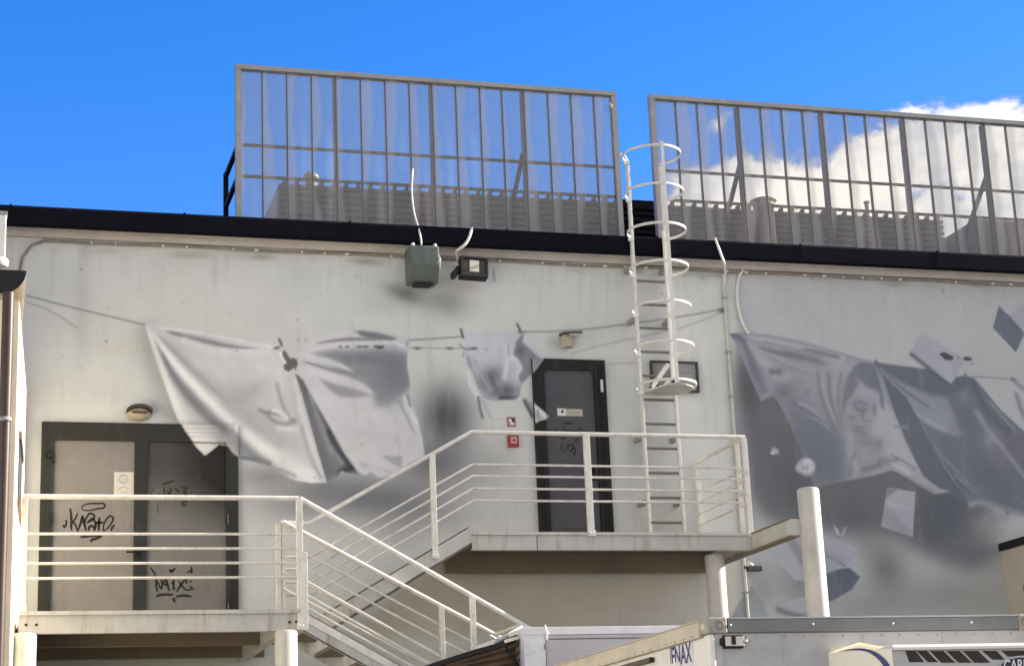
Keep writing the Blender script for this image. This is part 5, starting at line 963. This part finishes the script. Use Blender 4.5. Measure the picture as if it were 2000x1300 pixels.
# ------------------------------------------------------------------ refrigerated container in the foreground
CYF = -10.0
ci = thing('refrigerated_container', (6.3, -8, 0), 'white refrigerated container with cooling unit and blue lettered sticker on its side', 'container')
CW_ = mat('container_white', (0.78, 0.75, 0.68), 0.4, 0, 0.08, 3, dirt=(0.34, 0.27, 0.18), dirt_amt=0.3, dirt_scale=(3, 3, 1.2)); CG = mat('container_front_grey', (0.44, 0.445, 0.44), 0.45, 0, 0.14, 4, dirt=(0.22, 0.21, 0.2), dirt_amt=0.5, dirt_scale=(4, 4, 3))
CRAIL = mat('container_rail_grey', (0.185, 0.20, 0.205), 0.45, 0.1, 0.15, 5, dirt=(0.33, 0.32, 0.30), dirt_amt=0.4, dirt_scale=(2, 6, 6)); CSIDE = mat('container_side_rail', (0.58, 0.51, 0.39), 0.55, 0, 0.2, 3, dirt=(0.55, 0.50, 0.40), dirt_amt=0.6, dirt_scale=(1, 2.5, 2))  # side rail and body white lightened in colour to stand in for bounce light
cx0 = at(1385, 1250, CYF)[0]; ct = at(1410, 1205, CYF)[2]; cx1 = cx0+2.55; cyb = CYF+4.5; zb_ = 0.45
nx = (-1, 0, 0)
m_ = MB(); m_.box(cx0+0.035, cx1-0.035, CYF+0.03, cyb, zb_, ct-0.02); m_.build('body', CW_, ci)
m_ = MB(); m_.box(cx0+0.10, cx1-0.05, CYF+0.012, CYF+0.0295, zb_+0.1, ct-0.112); m_.build('front_panel', CG, ci)
for k in range(3):
    m_ = MB(); xs_ = cx0+0.55+k*0.62; m_.box(xs_, xs_+0.012, CYF+0.008, CYF+0.0119, zb_+0.1, ct-0.113); m_.build('panel_seam', CG, ci)
m_ = MB()
for k in range(16): m_.lathe([(0, 0.006), (0.006, 0.007), (0.007, 0.0119)], (cx0+0.125+k*0.148, CYF, ct-0.135), 6, 'y')
m_.build('rivets', GALV, ci)
m_ = MB()
for k in range(24): m_.lathe([(0, -0.006), (0.007, -0.005), (0.008, 0.0)], (cx0, CYF+0.3+k*0.17, ct-0.10), 6, 'x')
m_.build('rivets', GALV, ci)
m_ = MB(); m_.box(cx0+0.145, cx1-0.14, CYF-0.004, CYF+0.06, ct-0.105, ct-0.012); fr_ = m_.build('top_front_rail', CRAIL, ci, 0.006)
m_ = MB(); m_.box(cx0+0.145, cx1-0.14, CYF-0.008, CYF+0.06, ct-0.0115, ct); m_.build('lip', CG, fr_)
m_ = MB()
for x in np.arange(cx0+0.16, cx1, 0.62): m_.lathe([(0, -0.012), (0.010, -0.010), (0.012, 0)], (x, CYF-0.004, ct-0.055), 8, 'y')
m_.build('bolts', GALV, fr_)
m_ = MB(); m_.box(cx0, cx0+0.05, CYF+0.175, cyb, ct-0.118, ct-0.006); sr_ = m_.build('top_side_rail', CSIDE, ci, 0.006)
m_ = MB(); m_.box(cx0-0.006, cx0+0.05, CYF+0.175, cyb, ct-0.0055, ct+0.002); m_.build('lip', CSIDE, sr_)
CAST = mat('corner_casting', (0.34, 0.32, 0.27), 0.55, 0.1, 0.25, 8, dirt=(0.2, 0.18, 0.15), dirt_amt=0.5, dirt_scale=(9, 9, 9))
for x0_, x1_ in ((cx0-0.008, cx0+0.14), (cx1-0.14, cx1+0.008)):
    m_ = MB(); m_.box(x0_, x1_, CYF-0.012, CYF+0.17, ct-0.112, ct+0.004); cc_ = m_.build('corner_casting', CAST, ci, 0.014)
    m_ = MB(); xm = x0_+0.092 if x0_ < cx0+0.5 else x1_-0.092
    m_.lathe([(0.017, -0.014), (0.026, -0.018), (0.030, -0.018), (0.033, -0.0125), (0.017, -0.0125)], (xm, CYF, ct-0.052), 20, 'y'); m_.build('oval_hole', CRAIL, cc_)
m_ = MB(); m_.box(cx0-0.009, cx0-0.002, CYF+0.05, CYF+0.12, ct-0.075, ct-0.035); m_.build('side_hole', CSIDE, ci, 0.002)
m_ = MB(); m_.box(cx0-0.002, cx0+0.045, CYF-0.006, CYF+0.10, zb_, ct-0.113); m_.build('corner_post', CW_, ci, 0.015); m_ = MB(); m_.box(cx0+0.047, cx0+0.10, CYF+0.004, CYF+0.06, zb_, ct-0.113); m_.build('post_trim', CG, ci)
m_ = MB(); m_.box(cx1-0.10, cx1+0.002, CYF-0.006, CYF+0.10, zb_, ct-0.113); m_.build('corner_post', CW_, ci, 0.015)
# rubbing strips with slots on the long side
for zt, ht in ((ct-0.24, 0.02), (ct-0.33, 0.02)):
    m_ = MB(); m_.box(cx0+0.012, cx0+0.0345, CYF+0.62, cyb, zt-0.05, zt); m_.build('side_strip', CW_, ci, 0.004)
sa, sb = hit(1272, 1287, (cx0+0.01, 0, 0), nx), hit(1190, 1312, (cx0+0.01, 0, 0), nx)
m_ = MB(); m_.bar((cx0+0.018, sa[1], sa[2]), (cx0+0.018, sb[1]+1.5, sa[2]), 0.04, 0.035); m_.build('vent_slot', mat('slot_shadow', (0.10, 0.085, 0.065), 0.7), ci); m_ = MB(); m_.lathe([(0, -0.003), (0.02, -0.003), (0.02, 0.01), (0, 0.01)], (cx0, sa[1], sa[2]), 12, 'x'); m_.build('slot_end', BLACK, ci)
# blue lettered sticker
BLUE = mat('navy_print', (0.025, 0.035, 0.16), 0.45, 0, 0.1, 20)
t0, t1 = hit(1310, 1258, (cx0+0.034, 0, 0), nx), hit(1350, 1245, (cx0+0.034, 0, 0), nx)
sk = thing('blue_lettered_sticker', (cx0, t0[1], t0[2]), 'white sticker with tall navy letters on the side of the container near its corner', 'sticker')
yA, yB_ = t0[1]+0.02, t1[1]-0.02; zs_ = (t0[2]+t1[2])/2+0.012
m_ = MB(); m_.box(cx0+0.0305, cx0+0.0345, yB_, yA, zs_-0.62, zs_+0.01); m_.build('field', WHITE, sk)
m_ = MB(); m_.box(cx0+0.0285, cx0+0.0302, yB_+0.012, yA-0.012, zs_-0.016, zs_-0.002); m_.box(cx0+0.0285, cx0+0.0302, yA-0.016, yA-0.006, zs_-0.6, zs_-0.018); m_.build('border', BLUE, sk)
def text_mb(s, size=1.0, bold=0.0, shear=0.0):
    cu = bpy.data.curves.new('t', 'FONT'); cu.body = s; cu.size = size; cu.offset = bold; cu.shear = shear; cu.resolution_u = 3
    ob = bpy.data.objects.new('t', cu); C.objects.link(ob); bpy.context.view_layer.update()
    me = bpy.data.meshes.new_from_object(ob.evaluated_get(bpy.context.evaluated_depsgraph_get()))
    vs_ = np.array([v_.co[:2] for v_ in me.vertices]); fs_ = [tuple(p.vertices) for p in me.polygons]
    bpy.data.objects.remove(ob); bpy.data.curves.remove(cu); bpy.data.meshes.remove(me); return vs_, fs_
def text_on(name, s, org, ex_, ez_, wd, ht, nrm, m, parent, bold=0.0, shear=0.0):
    vs_, fs_ = text_mb(s, 1.0, bold, shear); lo, hi = vs_.min(0), vs_.max(0); q = (vs_-lo)/(hi-lo)
    org, ex_, ez_, nrm = (Vector(p) for p in (org, ex_, ez_, nrm))
    P = [org+ex_*(float(p[0])*wd)+ez_*(float(p[1])*ht) for p in q]; n = len(P); m_ = MB()
    m_.add([p+nrm*0.0025 for p in P], fs_); return m_.build(name, m, parent)
text_on('lettering', 'FNAX', (cx0+0.0302, yA-0.035, zs_-0.175), (0, -1, 0), (0, 0, 1), (yA-yB_)-0.055, 0.14, (-1, 0, 0), BLUE, sk, 0.015)
# latch plate on the front
CHROME = mat('worn_chrome', (0.55, 0.52, 0.48), 0.25, 0.7, 0.2, 10)
la0, la1 = at(1405, 1240, CYF), at(1456, 1265, CYF)
lt = thing('latch_plate', (la0[0], CYF, la1[2]), 'small chrome latch in black surround on the container front', 'latch')
m_ = MB(); m_.box(la0[0]+0.02, la1[0]-0.015, CYF-0.012, CYF+0.0115, la1[2], la0[2]); m_.box(la0[0], la0[0]+0.0195, CYF-0.02, CYF+0.0115, la1[2]+0.02, la0[2]-0.02); m_.build('surround', BLACK, lt, 0.006)
m_ = MB(); m_.box(la0[0]+0.032, la1[0]-0.012, CYF-0.022, CYF-0.0125, la1[2]+0.013, la0[2]-0.010); m_.lathe([(0, -0.03), (0.012, -0.03), (0.014, -0.0)], (la1[0]-0.008, CYF-0.01, (la0[2]+la1[2])/2), 12, 'y'); m_.build('plate', CHROME, lt, 0.006)
m_ = MB(); m_.box(la0[0]+0.078, la0[0]+0.110, CYF-0.03, CYF-0.0225, (la0[2]+la1[2])/2-0.02, la0[2]-0.008); m_.build('knob', BLACK, lt, 0.003)
# cooling unit
YU = CYF-0.45
cu_ = thing('cooling_unit', (cx0+1.9, CYF-0.2, 1.2), 'cream and white cooling unit with slanted dark louvres on the container front', 'cooling unit')
fA, fB = at(1618, 1274, CYF+0.01), at(1742, 1265, YU); fP = at(1688, 1253, (CYF+YU)/2); zu = fB[2]; xr = cx0+2.40
CRM = mat('cooling_unit_cream', (0.80, 0.75, 0.62), 0.4, 0, 0.05, 3); CWH = mat('cooling_unit_white', (0.68, 0.67, 0.64), 0.4, 0, 0.06, 3)
pA, pB = (fA[0], CYF+0.011), (fB[0], YU); pM = ((pA[0]+pB[0])/2, (pA[1]+pB[1])/2)
m_ = MB(); m_.add([(pA[0], pA[1], fA[2]), (pM[0], pM[1], fP[2]), (pB[0], pB[1], zu), (pB[0], pB[1], 1.2), (pA[0], pA[1], 1.2), (pB[0], CYF+0.011, 1.2), (pB[0], CYF+0.011, zu)],
    [(0, 1, 2, 3, 4), (3, 2, 6, 5), (0, 4, 5, 6), (0, 6, 2, 1), (3, 5, 4)]); m_.build('side_fairing', CRM, cu_)
wtop = at(1810, 1257, YU)[2]; wbot = at(1810, 1268, YU)[2]; l_top, l_bot = at(1800, 1271, YU)[2], at(1800, 1293.5, YU)[2]
x0_ = pB[0]+0.003
m_ = MB(); m_.prism([(YU-0.02, wbot), (YU-0.02, wtop-0.02), (YU+0.0, wtop), (CYF+0.011, wtop+0.02), (CYF+0.011, wbot)], x0_, xr, 'x'); m_.build('top_cover', CWH, cu_)
LOUV = mat('louvre_dark', (0.030, 0.024, 0.018), 0.6, 0, 0.3, 20); CPALE = mat('cooling_unit_panel', (0.47, 0.48, 0.47), 0.45, 0, 0.08, 4)
m_ = MB(); m_.box(x0_, xr, YU, CYF+0.011, 1.2, wbot-0.001); m_.build('front_panel', CPALE, cu_)
ls = [((1768, 1270), (1788, 1270), (1805, 1292), (1776, 1292)), ((1790, 1270), (1810, 1270), (1832, 1292), (1812, 1292)), ((1816, 1270), (1842, 1270), (1866, 1293), (1838, 1293)), ((1848, 1270), (1874, 1270), (1898, 1293), (1872, 1293)), ((1880, 1270), (1910, 1270), (1934, 1293), (1903, 1293)), ((1918, 1270), (1946, 1270), (1962, 1287), (1938, 1287)), ((1956, 1269.5), (2030, 1269.5), (2045, 1281), (1968, 1281))]
for q in ls:
    P = [at(x, y, YU) for x, y in q]; m_ = MB(); m_.prism([(p[0], p[2]) for p in P], YU-0.003, YU-0.0005, 'y'); m_.build('louvre_opening', LOUV, cu_)
nF = Vector((pB[1]-pA[1], -(pB[0]-pA[0]), 0)).normalized(); nF = nF if nF.x < 0 else -nF
m_ = MB()
def sw(px, py): return Vector(hit(px, py, (pA[0], pA[1], 1), nF))+nF*0.004
up_ = [(1636, 1272.5), (1655, 1267.5), (1676, 1265), (1696, 1267), (1714, 1274), (1728, 1285), (1738, 1298), (1744, 1312)]; dn_ = [(1636, 1273), (1655, 1270), (1676, 1269), (1694, 1272), (1708, 1280), (1719, 1290), (1727, 1302), (1731, 1314)]
U_, D_ = [sw(*p) for p in smooth(up_)], [sw(*p) for p in smooth(dn_)]; n_ = len(U_)
m_.add(U_+D_, [(i, i+1, n_+i+1, n_+i) for i in range(n_-1)]); m_.build('swoosh', BLUE, cu_)
bc = at(1996, 1302, YU)
m_ = MB(); vs_ = [(bc[0]+0.185*math.cos(a_), YU-0.012, bc[2]+0.078*math.sin(a_)) for a_ in np.linspace(0, 2*math.pi, 40, endpoint=False)]
m_.prism([(p[0], p[2]) for p in vs_], YU-0.012, YU-0.0035, 'y'); bd = m_.build('oval_badge', CPALE, cu_)
m_ = MB(); m_.prism([(bc[0]+0.172*math.cos(a_), bc[2]+0.066*math.sin(a_)) for a_ in np.linspace(0, 2*math.pi, 40, endpoint=False)], YU-0.014, YU-0.0122, 'y'); m_.build('badge_field', mat('badge_navy', (0.02, 0.022, 0.06), 0.4), bd)
text_on('badge_lettering', 'CARRIER', (bc[0]-0.150, YU-0.0142, bc[2]-0.028), (1, 0, 0), (0, 0, 1), 0.30, 0.082, (0, -1, 0), WHITE, bd, 0.02, 0.15)

# ------------------------------------------------------------------ grey box container behind, and the timber kiosk beside it
c2 = thing('grey_box_container', (6.2, -4.6, 0), 'plain lavender grey box container with white top rail behind the white one', 'container')
LAV = mat('lavender_grey_panel', (0.36, 0.36, 0.395), 0.5, 0, 0.06, 2, dirt=(0.22, 0.22, 0.24), dirt_amt=0.3, dirt_scale=(1, 1, 3)); LRAIL = mat('pale_blue_rail', (0.54, 0.55, 0.59), 0.45, 0, 0.1, 5, dirt=(0.3, 0.3, 0.32), dirt_amt=0.3, dirt_scale=(6, 6, 6))
Y2 = -5.2; gx0 = at(1023, 1260, Y2)[0]; gz = at(1100, 1223, Y2)[2]; gx1 = gx0+2.5
m_ = MB(); m_.box(gx0+0.012, gx1, Y2+0.015, -3.5, 0.1, gz-0.075); m_.build('body', LAV, c2)
m_ = MB(); m_.box(gx0, gx1, Y2, -3.5, gz-0.072, gz); m_.build('top_rail', LRAIL, c2, 0.006)
gp = at(1066, 1260, Y2)[0]
m_ = MB(); m_.box(gx0, gx0+0.018, Y2-0.004, Y2+0.1, 0.1, gz-0.073); m_.box(gx0+0.0185, gp-0.004, Y2+0.002, Y2+0.0148, 0.1, gz-0.073); m_.build('corner_post', LRAIL, c2)
m_ = MB(); m_.box(gp-0.003, gp+0.002, Y2+0.004, Y2+0.0149, 0.1, gz-0.1); m_.build('door_gap', BLACK, c2)
m_ = MB(); m_.box(gp+0.004, gx1, Y2+0.006, Y2+0.0148, gz-0.115, gz-0.110); m_.build('panel_seam', BLACK, c2)
m_ = MB(); m_.tube([(gp, Y2-0.01, gz+0.02), (gp+0.004, Y2-0.014, gz-0.035), (gp+0.022, Y2-0.016, gz-0.055), (gp+0.016, Y2-0.016, gz-0.075)], 0.007, 8); m_.box(gp-0.002, gp+0.02, Y2-0.02, Y2-0.001, gz-0.125, gz-0.06); m_.build('latch', WHITE, c2, 0.002); m_ = MB(); m_.box(gp-0.014, gp-0.004, Y2-0.01, Y2+0.0019, gz-0.21, gz-0.16); m_.build('keyhole', CRAIL, c2)
kk = thing('timber_kiosk', (4.4, -4.6, 0), 'dark timber kiosk with sloping black roof edge below the staircase', 'kiosk')
WOOD = mat('dark_brown_boards', (0.055, 0.030, 0.014), 0.7, 0, 0.45, 3, dirt=(0.02, 0.012, 0.008), dirt_amt=0.7, dirt_scale=(1.2, 1, 14))
YK = -5.0; e_ = [(1021, 1239), (985, 1252), (925, 1268), (862, 1288), (800, 1309), (700, 1345)]
E3 = [at(x, y, YK) for x, y in e_]; kx1 = gx0-0.02
m_ = MB(); P = [(p[0], p[2]) for p in E3]; P[0] = (kx1, P[0][1]); m_.prism(P+[(x, z-0.045) for x, z in P[::-1]], YK-0.05, -3.6, 'y'); m_.build('roof', BLACK, kk)
m_ = MB(); m_.prism([(x, z-0.047) for x, z in P]+[(P[-1][0], 0), (kx1, 0)], YK, YK+0.05, 'y')
m_.build('gable_boards', WOOD, kk)
m_ = MB(); a_, b_ = at(985, 1258, YK), at(1018, 1312, YK); m_.tube([(a_[0], YK-0.02, a_[2]), (b_[0], YK-0.02, b_[2])], 0.014, 8); m_.build('strut', BLACK, kk)
for i in range(3):
    a_, b_ = at(870-30*i, 1300+i*12, YK), at(1020, 1256+16*i, YK); m_ = MB(); m_.bar((a_[0], YK-0.012, a_[2]), (b_[0]-0.02, YK-0.012, b_[2]), 0.02, 0.03); m_.build('board_strip', mat('lighter_board', (0.085, 0.05, 0.026), 0.7, 0, 0.4, 6), kk)
a_, b_ = at(1019, 1223, YK+0.5), at(962, 1257, YK+0.2)
m_ = MB(); m_.tube([tuple(a_), tuple(b_)], 0.017, 8); c_ = at(958, 1240, YK+0.2); d_ = at(974, 1250, YK+0.25); m_.tube([tuple(c_), tuple(d_)], 0.012, 8); m_.build('edge_pole', RAIL, kk)
a_, b_ = at(1016, 1243, YK-0.06), at(985, 1252, YK-0.06); m_ = MB(); m_.bar(tuple(a_), tuple(b_), 0.008, 0.03); m_.build('pale_trim', RAIL, kk)
